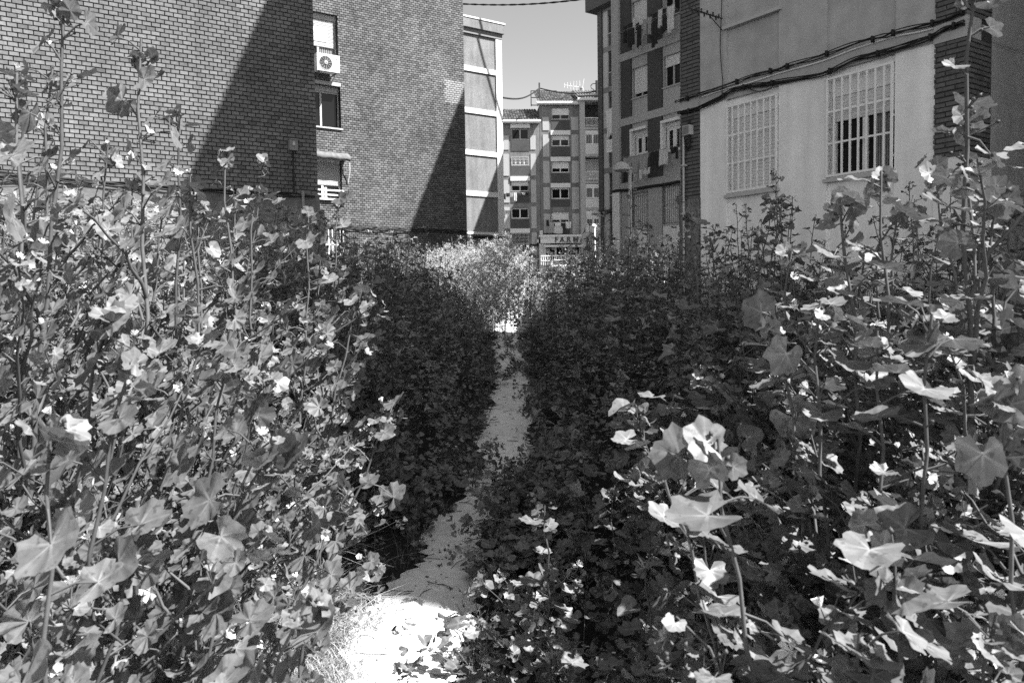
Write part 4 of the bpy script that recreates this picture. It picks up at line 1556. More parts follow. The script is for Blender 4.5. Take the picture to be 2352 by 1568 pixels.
# ------------------------------------------------------------------ street lamps
def lamp(px, dome_l, dome_r, dome_y, poleY, label, m1='lightgrey'):
    base = at(px, 690, poleY)
    gz = float(ground_z(base[0], base[1]))
    top = at(px, dome_y[1] - 2, poleY)
    t = thing('street_lamp', label, 'street lamp', (base[0], base[1], gz), 'domed street lamps')
    a = Acc()
    p0 = np.array([base[0], base[1], gz - 0.1])
    p1 = np.array([base[0], base[1], top[2]])
    a.tube([p0, p0 * 0.75 + p1 * 0.25, p1], [0.065, 0.052, 0.05], 12)
    a.lathe(p1, [(0.05, 0), (0.068, 0.0), (0.068, 0.06), (0.0, 0.075)], 12)
    a.lathe(p0, [(0.11, 0.1), (0.11, 0.5), (0.07, 0.6)], 12)
    obj('pole', a, M[m1], t, flat=False)
    dc = at((dome_l + dome_r) / 2, dome_y[1], poleY - 0.25)
    rad = abs(at(dome_r, dome_y[1], poleY)[0] - at(dome_l, dome_y[1], poleY)[0]) / 2
    a = Acc()
    a.lathe(dc, [(rad * 0.9, -0.01), (rad, 0.0), (rad, 0.03), (rad * 0.95, rad * 0.3), (rad * 0.8, rad * 0.6), (rad * 0.5, rad * 0.87), (rad * 0.2, rad * 0.98), (0.001, rad)], 24)
    obj('dome', a, M[m1], t, flat=False)
    a = Acc()
    a.lathe(dc, [(rad * 0.9, -0.012), (rad * 0.6, -0.04), (0.001, -0.06)], 20)
    obj('diffuser', a, M['grey'], t, flat=False)
    a = Acc()
    a.tube([p1 - UP * 0.08, p1 - UP * 0.04 + (dc - p1) * 0.5, dc + UP * 0.03], 0.03, 8)
    obj('arm', a, M[m1], t, flat=False)


lamp(1449, 1409, 1447, (362, 391), 25.0, 'nearest domed grey street lamp before the laundry hung block')
lamp(1379, 1358, 1377, (476, 492), 48.0, 'middle domed street lamp beside the brick edged far block')
lamp(1368, 1357, 1370, (512, 521), 71.0, 'farthest white domed street lamp near the pharmacy sign', 'white')

# ================================================================== GROUND AND PATH
def gh(x, y):
    return ground_z(x, y) + 0.018 * np.sin(np.asarray(x) * 3.1 + 1) * np.cos(np.asarray(y) * 2.3) + 0.012 * np.sin(np.asarray(x) * 7.7) * np.sin(np.asarray(y) * 6.1)


xs_ = np.concatenate([np.linspace(-900, -16, 12), np.arange(-15, 15.01, 0.25), np.linspace(16, 900, 12)])
ys_ = np.concatenate([np.linspace(-60, -2, 8), np.arange(-1.5, 40, 0.25), np.linspace(41, 80, 20), np.linspace(90, 1500, 10)])
XX, YY = np.meshgrid(xs_, ys_)
a = Acc()
nx = len(xs_)
a.add(np.stack([XX, YY, gh(XX, YY)], -1).reshape(-1, 3), [[j * nx + i, j * nx + i + 1, (j + 1) * nx + i + 1, (j + 1) * nx + i] for j in range(len(ys_) - 1) for i in range(nx - 1)])
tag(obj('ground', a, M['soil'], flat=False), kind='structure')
a = Acc()
a.add([(-60, 71, 4.03), (60, 74.6, 4.03), (60, 79, 4.03), (-60, 76, 4.03)], [[0, 1, 2, 3]])
tag(obj('road', a, M['asphalt']), kind='structure')

# trodden path: centre line and half width picked on the ground
PATH = []
for (x0, x1, y) in ((760, 1080, 1640), (770, 1060, 1540), (800, 1060, 1475), (868, 1066, 1400), (930, 1085, 1340), (965, 1105, 1290), (1000, 1120, 1210), (1070, 1170, 1130), (1100, 1212, 1050), (1118, 1216, 980), (1138, 1218, 900), (1140, 1205, 845), (1138, 1192, 795)):
    g0, g1 = ground_hit(x0, y), ground_hit(x1, y)
    PATH.append(((g0[0] + g1[0]) / 2, (g0[1] + g1[1]) / 2, abs(g1[0] - g0[0]) / 2))
PATH = [(PATH[0][0] - 0.35, 1.0, 0.5), (PATH[0][0] - 0.2, 2.0, 0.5)] + PATH + [(-0.15, 20, 0.2), (0.3, 26, 0.2), (1.0, 34, 0.25)]
PATH = np.array(PATH)
PATH = PATH[np.argsort(PATH[:, 1])]


def path_at(y):
    return np.interp(y, PATH[:, 1], PATH[:, 0]), np.interp(y, PATH[:, 1], PATH[:, 2])


a = Acc()
yy = np.arange(0.6, 34, 0.06)
V, m_ = [], 13
r = np.random.default_rng(3)
for i, y in enumerate(yy):
    c, hw = path_at(y)
    e0 = hw * 1.12 + 0.05 * math.sin(y * 5.1) + 0.03 * r.normal()
    e1 = hw * 1.12 + 0.05 * math.sin(y * 4.3 + 2) + 0.03 * r.normal()
    for k in range(m_):
        s = k / (m_ - 1) * 2 - 1
        x = c + (e1 if s > 0 else e0) * s
        V.append((x, y, float(gh(x, y)) + 0.006 + 0.012 * (1 - s * s) + 0.004 * math.sin(y * 9 + s * 4) * math.sin(y * 3.7 - s * 6)))
a.add(V, [[i * m_ + k, i * m_ + k + 1, (i + 1) * m_ + k + 1, (i + 1) * m_ + k] for i in range(len(yy) - 1) for k in range(m_ - 1)])
tag(obj('path', a, M['sand'], flat=False), kind='structure')

# ================================================================== PLANTS
def leaf_tpl(n, lobes, depth, pw, rings, seed, cup=0.18, pleat=0.05, rip=0.03, fold=0.0, curl=0.0):
    r = np.random.default_rng(seed)
    th = np.linspace(-152, 152, n)
    ph = (th + 152) / 304 * lobes
    t = np.abs((ph % 1) - 0.5) * 2
    t[0] = t[-1] = 1
    rad = (1 - depth * t ** pw) * (1 - (0.18 if depth < 0.22 else 0.34) * (np.abs(th) / 152) ** 1.6)
    rad *= 1 + (0.04 if n > 24 else 0.02) * np.where(np.arange(n) % 2, 1, -1) + 0.03 * r.normal(size=n)
    f1, f2_ = r.random() * 6, r.random() * 6
    V = [np.zeros(3)]
    vein = [0.0]
    for k in range(1, rings + 1):
        q = k / rings
        rr = rad * q if q > 0.99 else q * (0.55 * rad + 0.45 * rad.mean())
        x, y = np.sin(np.radians(th)) * rr, np.cos(np.radians(th)) * rr
        z = cup * rr ** 2 - pleat * rr * np.cos(ph * 2 * math.pi) * 1.0 + rip * np.sin(th / 23 + f1) * q + rip * r.normal(size=n) * q * 0.7 + fold * np.abs(x) - curl * np.maximum(y, 0) ** 2
        V += list(np.stack([x, y, z], 1))
        vein += list(t if lobes > 1 else np.ones(n))
    T = [[0, 1 + i + 1, 1 + i] for i in range(n - 1)]
    Q = []
    for k in range(1, rings):
        o0, o1 = 1 + (k - 1) * n, 1 + k * n
        Q += [[o0 + i, o0 + i + 1, o1 + i + 1, o1 + i] for i in range(n - 1)]
    return np.array(V), np.array(Q, int).reshape(-1, 4), np.array(T, int), np.array(vein)


LEAF = {0: [leaf_tpl(36, 7, 0.13, 2.0, 3, i, 0.03 + 0.10 * (i % 3), 0.06, 0.035, 0.07 * (i % 2), 0.14 * (i % 3 == 1)) for i in range(6)],
        1: [leaf_tpl(26, 5, 0.16, 1.9, 2, 20 + i, 0.05 + 0.15 * (i % 3), 0.06, 0.04, 0.13 * (i % 2), 0.22 * (i % 3 == 1)) for i in range(5)],
        2: [leaf_tpl(11, 5, 0.20, 1.3, 1, 40 + i, 0.15, 0.04, 0.05, 0.2 * (i % 2)) for i in range(4)]}
UPPER = {0: [leaf_tpl(26, 5, 0.19, 1.4, 2, 60 + i, 0.06, 0.05, 0.04, 0.14, 0.22 * (i % 2)) for i in range(5)],
         1: [leaf_tpl(16, 3, 0.26, 1.2, 2, 80 + i, 0.1, 0.05, 0.05, 0.3, 0.3 * (i % 2)) for i in range(4)],
         2: [leaf_tpl(7, 3, 0.5, 1.0, 1, 90 + i, 0.1, 0.04, 0.04, 0.25) for i in range(3)]}


def frame(nrm, tip):
    nrm = nrm / (np.linalg.norm(nrm) + 1e-9)
    y = tip - nrm * np.dot(tip, nrm)
    y /= np.linalg.norm(y) + 1e-9
    x = np.cross(y, nrm)
    return np.stack([x, y, nrm], 0)


def put(acc, tpl, pos, nrm, tip, size, var):
    V, Q, T, vein = tpl
    Fm_ = frame(nrm, tip)
    acc.add(V @ (Fm_ * size) + pos, Q, T, var, vein)


def flower(acc, pos, axis, size, lod, r):
    if isinstance(acc, list):          # each flower a part of its own
        acc.append(Acc())
        acc = acc[-1]
    axis = axis / np.linalg.norm(axis)
    ref = np.array([1.0, 0, 0]) if abs(axis[0]) < 0.8 else np.array([0, 1.0, 0])
    x = np.cross(axis, ref)
    x /= np.linalg.norm(x)
    y = np.cross(axis, x)
    op = 0.35 + 0.6 * r.random()
    a0 = r.random() * 6
    for k in range(5):
        an = a0 + k * 2 * math.pi / 5
        d = math.cos(an) * x + math.sin(an) * y
        s_ = -math.sin(an) * x + math.cos(an) * y
        rr, hh = size * op, size * (1.1 - 0.6 * op)
        if lod <= 1:
            P = [pos, pos + d * rr * 0.55 + axis * hh * 0.6 - s_ * size * 0.26, pos + d * rr * 0.55 + axis * hh * 0.6 + s_ * size * 0.26,
                 pos + d * rr * 1.05 + axis * hh - s_ * size * 0.30, pos + d * rr * 0.95 + axis * hh * 0.97, pos + d * rr * 1.05 + axis * hh + s_ * size * 0.30]
            acc.add(P, [[1, 4, 3, 3]] if False else None, [[0, 1, 2], [1, 3, 4], [1, 4, 2], [2, 4, 5]], 0.85 + 0.3 * r.random())
        else:
            acc.add([pos, pos + d * rr + axis * hh - s_ * size * 0.35, pos + d * rr + axis * hh + s_ * size * 0.35], None, [[0, 1, 2]], 0.9 + 0.2 * r.random())


def bud(acc, pos, axis, size, lod, var=0.7):
    axis = axis / np.linalg.norm(axis)
    ref = np.array([1.0, 0, 0]) if abs(axis[0]) < 0.8 else np.array([0, 1.0, 0])
    x = np.cross(axis, ref)
    x /= np.linalg.norm(x)
    y = np.cross(axis, x)
    n = 5 if lod <= 1 else 3
    an = np.arange(n) * 2 * math.pi / n
    ring = np.cos(an)[:, None] * x + np.sin(an)[:, None] * y
    V = np.concatenate([[pos], pos + axis * size * 0.5 + ring * size * 0.45, [pos + axis * size * 1.15]])
    acc.add(V, None, [[0, 1 + (k + 1) % n, 1 + k] for k in range(n)] + [[n + 1, 1 + k, 1 + (k + 1) % n] for k in range(n)], var)


LEAN = np.array([-0.55, -0.55, 0.0])
SUNH = np.array([sun_to[0], sun_to[1], 0.35])


def shoot(S, L, F, pts, r0, lod, r, step, lsz, pet, start=0.15, fl=0.5, lean=0.0, tilt=0.35, rtip=0.35):
    pts = np.asarray(pts)
    seg = np.linalg.norm(np.diff(pts, axis=0), axis=1)
    cum = np.concatenate([[0], np.cumsum(seg)])
    tot = cum[-1]
    S.tube(pts, r0 * (1 - (1 - rtip) * cum / tot), (7, 5, 3)[lod], 0.8 + 0.5 * r.random(), cap=False)

    def P(s):
        return np.array([np.interp(s, cum, pts[:, i]) for i in range(3)])
    az = r.random() * 6.28
    s = start * tot
    while s < tot * 0.985:
        t = s / tot
        pos = P(s)
        az += 2.4 + 0.5 * r.normal()
        out = np.array([math.cos(az), math.sin(az), 0.0])
        sz = (lsz[0] + (lsz[1] - lsz[0]) * t) * (0.65 + 0.6 * r.random())
        pl = (pet[0] + (pet[1] - pet[0]) * t) * (0.6 + 0.8 * r.random())
        el = R(10 + 45 * r.random()) if r.random() > 0.12 else R(-25)
        tipv = out * math.cos(el) + UP * math.sin(el)
        pe = pos + tipv * pl - UP * pl * 0.12
        mid = pos + tipv * pl * 0.55 + UP * pl * 0.05
        if lod < 2:
            S.tube([pos, mid, pe], [r0 * 0.33, r0 * 0.25, r0 * 0.18] if lod == 0 else r0 * 0.28, 4 if lod == 0 else 3, 0.9 + 0.4 * r.random(), cap=False)
        else:
            S.tube([pos, pe], r0 * 0.25, 3, 1.0, cap=False)
        nrm = UP * 0.9 + out * 0.22 + SUNH * tilt + LEAN * lean + r.normal(size=3) * 0.20
        if r.random() < 0.10:
            nrm = UP * 0.1 + out + r.normal(size=3) * 0.3
        tp = LEAF[lod] if t < 0.72 else UPPER[lod]
        put(L, tp[r.integers(len(tp))], pe, nrm, out + r.normal(size=3) * 0.25, sz, 0.72 + 0.56 * r.random())
        # axil: buds, flowers
        k = r.random()
        if t > 0.25 and k < fl:
            for j in range(1 + r.integers(3 if lod < 2 else 2)):
                d = out * 0.5 + r.normal(size=3) * 0.5 + UP * 0.7
                b = pos + d * 0.022 * (1 + r.random())
                if lod < 2:
                    S.tube([pos, b], r0 * 0.15 + 0.0006, 3, 1.0, cap=False)
                if r.random() < (0.10 if lod == 0 else 0.03):
                    flower(F, b, d, 0.017 + 0.008 * r.random(), lod, r)
                else:
                    bud(S, b, d, 0.011 + 0.004 * r.random(), lod, 0.5 + 0.6 * r.random())
        s += step * (1.12 - 0.35 * t) * (0.7 + 0.6 * r.random())
    # crown of small leaves and buds
    top = pts[-1]
    for k in range((8, 6, 4)[lod]):
        an = r.random() * 6.28
        o = np.array([math.cos(an), math.sin(an), 0])
        p = top - UP * 0.09 * r.random() + o * 0.03 * r.random()
        tp = UPPER[lod]
        put(L, tp[r.integers(len(tp))], p + o * 0.012, UP * 0.5 + o * 0.1 + r.normal(size=3) * 0.4, o + UP * 0.6, lsz[1] * (0.35 + 0.5 * r.random()), 0.8 + 0.5 * r.random())
        if k < 5:
            bud(S, p + UP * 0.01, UP + o * 0.6, 0.012, lod, 0.7)
    if r.random() < 0.25:
        flower(F, top + UP * 0.012, UP + r.normal(size=3) * 0.5, 0.016, lod, r)


def wobble(p0, p1, r, n=10, amp=0.02, sag=0.0):
    p0, p1 = np.asarray(p0, float), np.asarray(p1, float)
    t = np.linspace(0, 1, n)
    P = p0 + (p1 - p0) * t[:, None]
    L_ = np.linalg.norm(p1 - p0)
    f = r.random(4) * 6
    P[:, 0] += amp * L_ * (np.sin(t * 5 + f[0]) - np.sin(f[0])) * t + 0.006 * np.where(np.arange(n) % 2, 1, -1) * (t > 0)
    P[:, 1] += amp * L_ * (np.sin(t * 4 + f[1]) - np.sin(f[1])) * t
    # bow: leaves the ground upright, then leans
    hor = (p1 - p0) * np.array([1, 1, 0])
    P += -(hor[None, :]) * ((t * (1 - t)) * 0.5)[:, None] + UP * (sag * np.sin(np.pi * t))[:, None]
    return P


def mallow(p0, p1, lod, r, lf=0.062, nb=5, step=0.085, fl=0.55, r0=None, start=0.12, tilt=0.35, bl=0.5, pet=0.11, sep=False, lean=0.0):
    S, L, F = Acc(), Acc(), ([] if sep else Acc())
    H = np.linalg.norm(np.asarray(p1) - p0)
    r0 = r0 or 0.0045 + 0.0028 * H
    main = wobble(p0, p1, r, 12)
    shoot(S, L, F, main, r0, lod, r, step, (lf, lf * 0.72), (pet, 0.08), start, fl, tilt=tilt, lean=lean)
    az = r.random() * 6
    for k in range(nb):
        t = 0.12 + 0.55 * (k + r.random()) / max(nb, 1)
        i = t * 11
        b = main[int(i)] + (main[int(i) + 1] - main[int(i)]) * (i % 1)
        az += 2.4 + r.normal() * 0.4
        ln = H * bl * (1.15 - t) * (0.6 + 0.6 * r.random())
        o = np.array([math.cos(az), math.sin(az), 0])
        el = R(38 + 26 * r.random())
        e = b + (o * math.cos(el) + UP * math.sin(el)) * ln
        bp = wobble(b, e, r, 7, 0.03)
        shoot(S, L, F, bp, r0 * 0.6, lod, r, step * 1.05, (lf * 0.85, lf * 0.5), (pet * 0.8, 0.04), 0.15, fl, tilt=tilt, lean=lean)
    return S, L, F


def low_mallow(r, lod=1, rad=0.35, ht=0.32, n=9, lf=0.048, tilt=0.25):
    S, L, F = Acc(), Acc(), Acc()
    for k in range(n):
        an = r.random() * 6.28
        o = np.array([math.cos(an), math.sin(an), 0])
        ln = rad * (0.4 + 0.8 * r.random())
        e = o * ln + UP * ht * (0.35 + 0.8 * r.random())
        mid = o * ln * 0.45 + UP * e[2] * 0.75
        t = np.linspace(0, 1, 7)[:, None]
        P = (1 - t) ** 2 * np.zeros(3) + 2 * t * (1 - t) * mid + t ** 2 * e
        shoot(S, L, F, P, 0.0034, lod, r, 0.075, (lf, lf * 0.6), (0.09, 0.04), 0.2, 0.3, tilt=tilt)
    return S, L, F


def mustard(r, H=1.6, lod=1):
    S, L, F = Acc(), Acc(), Acc()
    nst = 2 + r.integers(3)
    for q in range(nst):
        an = r.random() * 6.28
        o = np.array([math.cos(an), math.sin(an), 0])
        h = H * (0.75 + 0.3 * r.random())
        main = wobble(o * 0.05, o * (0.05 + 0.25 * r.random()) + UP * h, r, 8)
        S.tube(main, [0.005 - 0.0005 * i for i in range(8)], 4, 1.0, cap=False)
        for k in range(12):
            t = 0.08 + 0.88 * k / 12
            i = t * 7
            b = main[int(i)] + (main[int(i) + 1] - main[int(i)]) * (i % 1)
            an = r.random() * 6.28
            oo = np.array([math.cos(an), math.sin(an), 0])
            ln = h * 0.36 * (1.1 - t) * (0.5 + r.random()) + 0.08
            e = b + (oo * 0.75 + UP * 0.75) * ln
            S.tube([b, (b + e) / 2 - UP * 0.02, e], [0.003, 0.0022, 0.0015], 3, 1.1, cap=False)
            for j in range(7):
                s_ = 0.1 + 0.8 * r.random()
                p = b + (e - b) * s_
                d = r.normal(size=3) + UP * 0.4
                tp = UPPER[2]
                put(L, tp[r.integers(3)], p, UP + r.normal(size=3) * 0.6, d, 0.022 + 0.03 * r.random() * (1.2 - t), 0.8 + 0.5 * r.random())
            for j in range(14):
                p = e + r.normal(size=3) * np.array([0.028, 0.028, 0.035]) - UP * 0.02
                c = 0.012 + 0.007 * r.random()
                nx_ = r.normal(size=3) * 0.6 + UP
                Fm_ = frame(nx_, r.normal(size=3))
                Vp = np.array([[0, 0, 0], [c, c * .4, 0.004], [c, -c * .4, 0.004], [-c, c * .4, 0.004], [-c, -c * .4, 0.004], [c * .4, c, 0.004], [-c * .4, c, 0.004], [c * .4, -c, 0.004], [-c * .4, -c, 0.004]])
                F.add(Vp @ Fm_ + p, None, [[0, 1, 2], [0, 3, 4], [0, 5, 6], [0, 7, 8]], 0.9 + 0.2 * r.random())
    return S, L, F


def link_plant(name, parts, loc, label, cat, group=None, mats=('stem', 'leaf', 'petal'), names=('stem', 'foliage', 'flowers')):
    t = thing(name, label, cat, (0, 0, 0), group)
    S, L, F = parts
    obj(names[0], S, M[mats[0]], t, flat=False)
    if isinstance(F, list):
        obj(names[1], L, M[mats[1]], t, flat=False)
        for f in F[:95]:
            obj('flower', f, M[mats[2]], t, flat=False)
    else:
        LF = Acc()
        LF.merge(L)
        LF.merge(F, mi=1)
        obj(names[1], LF, [M[mats[1]], M[mats[2]]], t, flat=False)
    t.location = loc
    return t


def base_at(px, Y):
    x = (px - 1176) / 1829.0 * Y
    return np.array([x, Y, float(gh(x, Y)) - 0.03])


# ---- single mallows one can point to
HERO = [
    # base px, depth, top px, top depth, lod, branches, leaf size, label
    (20, 2.35, (72, -40), 2.4, 0, 3, 0.060, 'tallest mallow at the left edge, its bare stem rising past the brick gable'),
    (285, 2.55, (318, 70), 2.6, 0, 4, 0.064, 'tall mallow second from the left edge, topping out high against the bricks'),
    (150, 3.2, (165, 165), 3.3, 0, 4, 0.058, 'slim mallow between the two tallest stems on the left'),
    (-60, 2.0, (18, 300), 2.1, 0, 4, 0.068, 'broad leaved mallow cut off by the left edge at mid height'),
    (540, 3.3, (548, 350), 3.4, 0, 5, 0.062, 'sunlit mallow whose bushy tip stands on the diagonal wall shadow'),
    (640, 3.9, (692, 480), 3.9, 0, 5, 0.060, 'leaning mallow tip just under the junction box'),
    (795, 5.3, (788, 452), 5.4, 0, 3, 0.062, 'thin dark mallow before the awning window of the second block'),
    (905, 6.8, (905, 555), 6.8, 1, 2, 0.060, 'thin dark mallow before the cables of the second brick block'),
    (860, 6.2, (838, 560), 6.2, 1, 3, 0.060, 'shaded mallow left of the thin stem before the second block'),
    (690, 3.4, (830, 655), 3.5, 0, 5, 0.064, 'mallow leaning toward the path, its sunlit tip over the dark thicket'),
    (620, 2.7, (880, 940), 2.8, 0, 4, 0.066, 'low leaning mallow with a sunlit tip beside the dark left thicket'),
    (130, 2.1, (480, 770), 2.2, 0, 5, 0.070, 'mallow with a long stem slanting right across the left thicket'),
    (20, 1.55, (330, 830), 1.7, 0, 4, 0.074, 'nearest slanting mallow at the lower left'),
    (150, 1.7, (640, 1010), 1.9, 0, 5, 0.072, 'slanting mallow with large leaves low on the left'),
    (380, 2.0, (770, 1130), 2.2, 0, 4, 0.070, 'low slanting mallow reaching over the grass beside the path'),
    (-40, 1.35, (100, 960), 1.45, 0, 2, 0.085, 'mallow with the largest leaf in the lower left corner'),
    (230, 2.9, (240, 480), 3.0, 0, 6, 0.062, 'bushy mallow in the thick of the left stand'),
    (400, 3.1, (410, 600), 3.2, 0, 6, 0.062, 'bushy mallow at the middle of the left stand'),
    (60, 2.7, (60, 560), 2.7, 0, 6, 0.064, 'bushy mallow low at the left edge behind the tall stems'),
    (2300, 2.05, (2268, -60), 2.1, 0, 5, 0.062, 'tallest mallow at the right edge, pale against the dark brick pillar'),
    (2150, 2.35, (2030, 395), 2.4, 0, 5, 0.068, 'white lit mallow with broad leaves under the right barred window'),
    (1965, 2.3, (1882, 462), 2.35, 0, 5, 0.068, 'white lit mallow left of the right barred window foot'),
    (2330, 2.6, (2200, 360), 2.6, 0, 5, 0.062, 'sunlit mallow before the foot of the near brick pillar'),
    (1640, 4.4, (1603, 490), 4.4, 0, 3, 0.066, 'slim mallow with dark top leaves before the far brick pillar'),
    (1870, 1.42, (1690, 1010), 1.42, 0, 4, 0.070, 'nearest white lit mallow with a forked stem at the lower right'),
    (1760, 1.75, (1465, 1010), 1.8, 0, 3, 0.060, 'sunlit mallow arching left toward the path'),
    (2230, 1.6, (2120, 720), 1.7, 0, 5, 0.075, 'big leaved sunlit mallow at the right margin'),
    (2060, 1.85, (1985, 760), 1.9, 0, 5, 0.070, 'sunlit mallow with flat spread leaves right of centre'),
    (1850, 2.2, (1760, 700), 2.2, 0, 5, 0.066, 'sunlit mallow with stacked pale leaves in the right foreground'),
    (2390, 1.5, (2330, 880), 1.55, 0, 4, 0.075, 'mallow cut off by the right edge, half in its own shade'),
    (2080, 1.35, (1985, 1235), 1.4, 0, 2, 0.064, 'small white lit mallow sprig over dark leaves at the lower right'),
    (1700, 1.75, (1600, 1190), 1.8, 0, 3, 0.056, 'low sunlit mallow just right of the arching one'),
    (1110, 2.75, (1125, 1410), 2.75, 0, 1, 0.046, 'little mallow sprig beside the leaf shadows on the path'),
    (1270, 2.7, (1235, 1165), 2.75, 0, 2, 0.048, 'small pale tipped mallow at the right border of the path'),
    (2260, 1.3, (2270, 1420), 1.3, 0, 2, 0.070, 'sunlit mallow leaf cluster in the lower right corner'),
    (1995, 1.25, (1960, 1430), 1.25, 0, 2, 0.075, 'low mallow with one large sunlit leaf at the bottom right'),
    (105, 2.9, (110, 255), 2.9, 0, 4, 0.056, 'mallow with a bud cluster between the two leftmost tall stems'),
    (225, 3.4, (232, 330), 3.4, 0, 5, 0.056, 'mallow behind the second tall stem from the left'),
    (380, 3.0, (378, 250), 3.0, 0, 3, 0.058, 'mallow with one dark leaf held out right against the lit bricks'),
    (470, 3.5, (482, 460), 3.5, 0, 5, 0.060, 'mallow just left of the bushy tip on the wall shadow'),
    (610, 3.6, (612, 430), 3.6, 0, 5, 0.058, 'mallow just right of the bushy tip on the wall shadow'),
    (10, 2.4, (15, 175), 2.4, 0, 3, 0.060, 'mallow with flowers at the very left edge below the tallest'),
    (420, 2.8, (440, 400), 2.8, 0, 5, 0.060, 'mallow at the lit foot of the wall shadow'),
    (300, 3.3, (345, 440), 3.3, 0, 6, 0.058, 'low bushy mallow under the second tall stem'),
    (740, 4.2, (735, 590), 4.2, 0, 4, 0.058, 'half lit mallow before the corner of the near gable'),
    (2120, 2.7, (2105, 470), 2.7, 0, 5, 0.060, 'sunlit mallow behind the broad leaved one under the right window'),
    (2000, 2.6, (1995, 590), 2.6, 0, 6, 0.060, 'leafy sunlit mallow in the middle of the right foreground'),
    (2270, 2.4, (2290, 240), 2.4, 0, 4, 0.058, 'second tallest mallow beside the tall right edge stem'),
    (2350, 2.1, (2345, 420), 2.1, 0, 5, 0.062, 'mallow crowding the right edge at mid height'),
    (1905, 2.0, (1925, 690), 2.0, 0, 6, 0.062, 'bushy sunlit mallow with shaded underside in the right foreground'),
    (1830, 3.0, (1830, 560), 3.0, 0, 4, 0.060, 'slim sunlit mallow left of the white lit pair'),
    (1560, 3.2, (1545, 900), 3.2, 0, 4, 0.058, 'knee high mallow at the left end of the sunlit right group'),
    (1640, 7.2, (1650, 520), 7.2, 1, 4, 0.058, 'dark mallow at the foot of the far brick pillar'),
    (1930, 6.8, (1935, 520), 6.8, 1, 4, 0.055, 'dark mallow just under the sill of the open barred window'),
    (1490, 8.2, (1492, 510), 8.2, 1, 4, 0.06, 'dark mallow between the street lamp and the conduit pipe'),
    (1222, 12, (1225, 580), 12, 1, 3, 0.06, 'dark mallow before the left end of the pharmacy sign'),
    (1760, 7.6, (1762, 395), 7.6, 1, 3, 0.058, 'dark mallow tip before the closed barred window'),
    (1700, 7.8, (1704, 470), 7.8, 1, 4, 0.058, 'dark branching mallow under the closed barred window'),
    (1990, 7.0, (2000, 410), 7.0, 1, 4, 0.055, 'dark mallow tip just under the open barred window'),
    (2095, 6.6, (2092, 415), 6.6, 1, 4, 0.055, 'dark mallow tip right of the open barred window'),
    (1850, 7.6, (1860, 500), 7.6, 1, 4, 0.055, 'dark mallow between the two barred windows'),
    (2170, 6.4, (2180, 420), 6.4, 1, 4, 0.055, 'dark mallow at the foot of the near brick pillar'),
    (1430, 9.0, (1432, 440), 9.0, 1, 4, 0.06, 'dark mallow standing right before the nearest street lamp'),
    (1405, 9.5, (1400, 480), 9.5, 1, 3, 0.06, 'dark mallow left of the nearest street lamp'),
    (1545, 8.6, (1548, 450), 8.6, 1, 4, 0.06, 'dark mallow before the barred ground floor windows'),
    (1350, 11, (1352, 530), 11, 1, 3, 0.06, 'dark mallow before the pharmacy lettering'),
]
for i, (bx_, Yb, tp_, Yt, lod, nb, lf, lab) in enumerate(HERO):
    r = np.random.default_rng(500 + i)
    p0 = base_at(bx_, Yb)
    p1 = at(tp_[0], tp_[1], Yt)
    sun_side = Yb < 4.2
    S, L, F = mallow(np.zeros(3), p1 - p0, lod, r, lf * ((1.15 if bx_ < 900 else 1.22) if lod == 0 else 1.0), nb + (2 if lod == 0 and bx_ < 900 else 3 if lod == 0 else 0), 0.092 if lod == 0 else 0.09, 0.65, tilt=0.0 if bx_ < 900 else 0.6, lean=1.35 if bx_ < 900 else 0.0, bl=0.42, start=0.2, pet=0.12, sep=lod == 0)
    link_plant('mallow', (S, L, F), p0, lab, 'plant', 'mallows one by one')

# ---- the crowd of near plants, each grown separately
rn = np.random.default_rng(909)
NEAR = []
for _ in range(400):                       # left: a wall of leaves at arm's length
    y = 1.45 + 1.5 * rn.random()
    x = -0.66 * y + (0.66 * y - 0.62 - 0.05 * y) * rn.random() - 0.05
    if x > -0.337 * y - 0.16 or len(NEAR) >= 24:
        continue
    if all((x - q[0]) ** 2 + (y - q[1]) ** 2 > 0.055 for q in NEAR):
        h = min(0.95 + 0.55 * (-x - 0.5) / 0.8, 1.5) * (0.85 + 0.3 * rn.random())
        NEAR.append((x, y, h, -1))
nl = len(NEAR)
for _ in range(400):                       # right: broad flat leaves in the sun
    y = 1.35 + 2.1 * rn.random()
    x = 0.42 + (0.68 * y - 0.40) * rn.random()
    if len(NEAR) >= nl + 26:
        break
    if y < 2.0 and x < 0.55:
        continue
    if all((x - q[0]) ** 2 + (y - q[1]) ** 2 > 0.08 for q in NEAR):
        h = min(0.5 + 1.0 * max(x - 0.3, 0), 1.75) * (0.85 + 0.3 * rn.random())
        NEAR.append((x, y, h, 1))
nr = len(NEAR)
for _ in range(600):                       # right: taller ones behind them, still in the sun
    y = 1.9 + 1.7 * rn.random()
    x = 0.85 + (0.66 * y - 0.75) * rn.random()
    if len(NEAR) >= nr + 20:
        break
    if all((x - q[0]) ** 2 + (y - q[1]) ** 2 > 0.06 for q in NEAR):
        NEAR.append((x, y, (1.15 + 0.55 * rn.random()) * min(1.0, 0.72 + 0.3 * (x - 0.85)), 1))
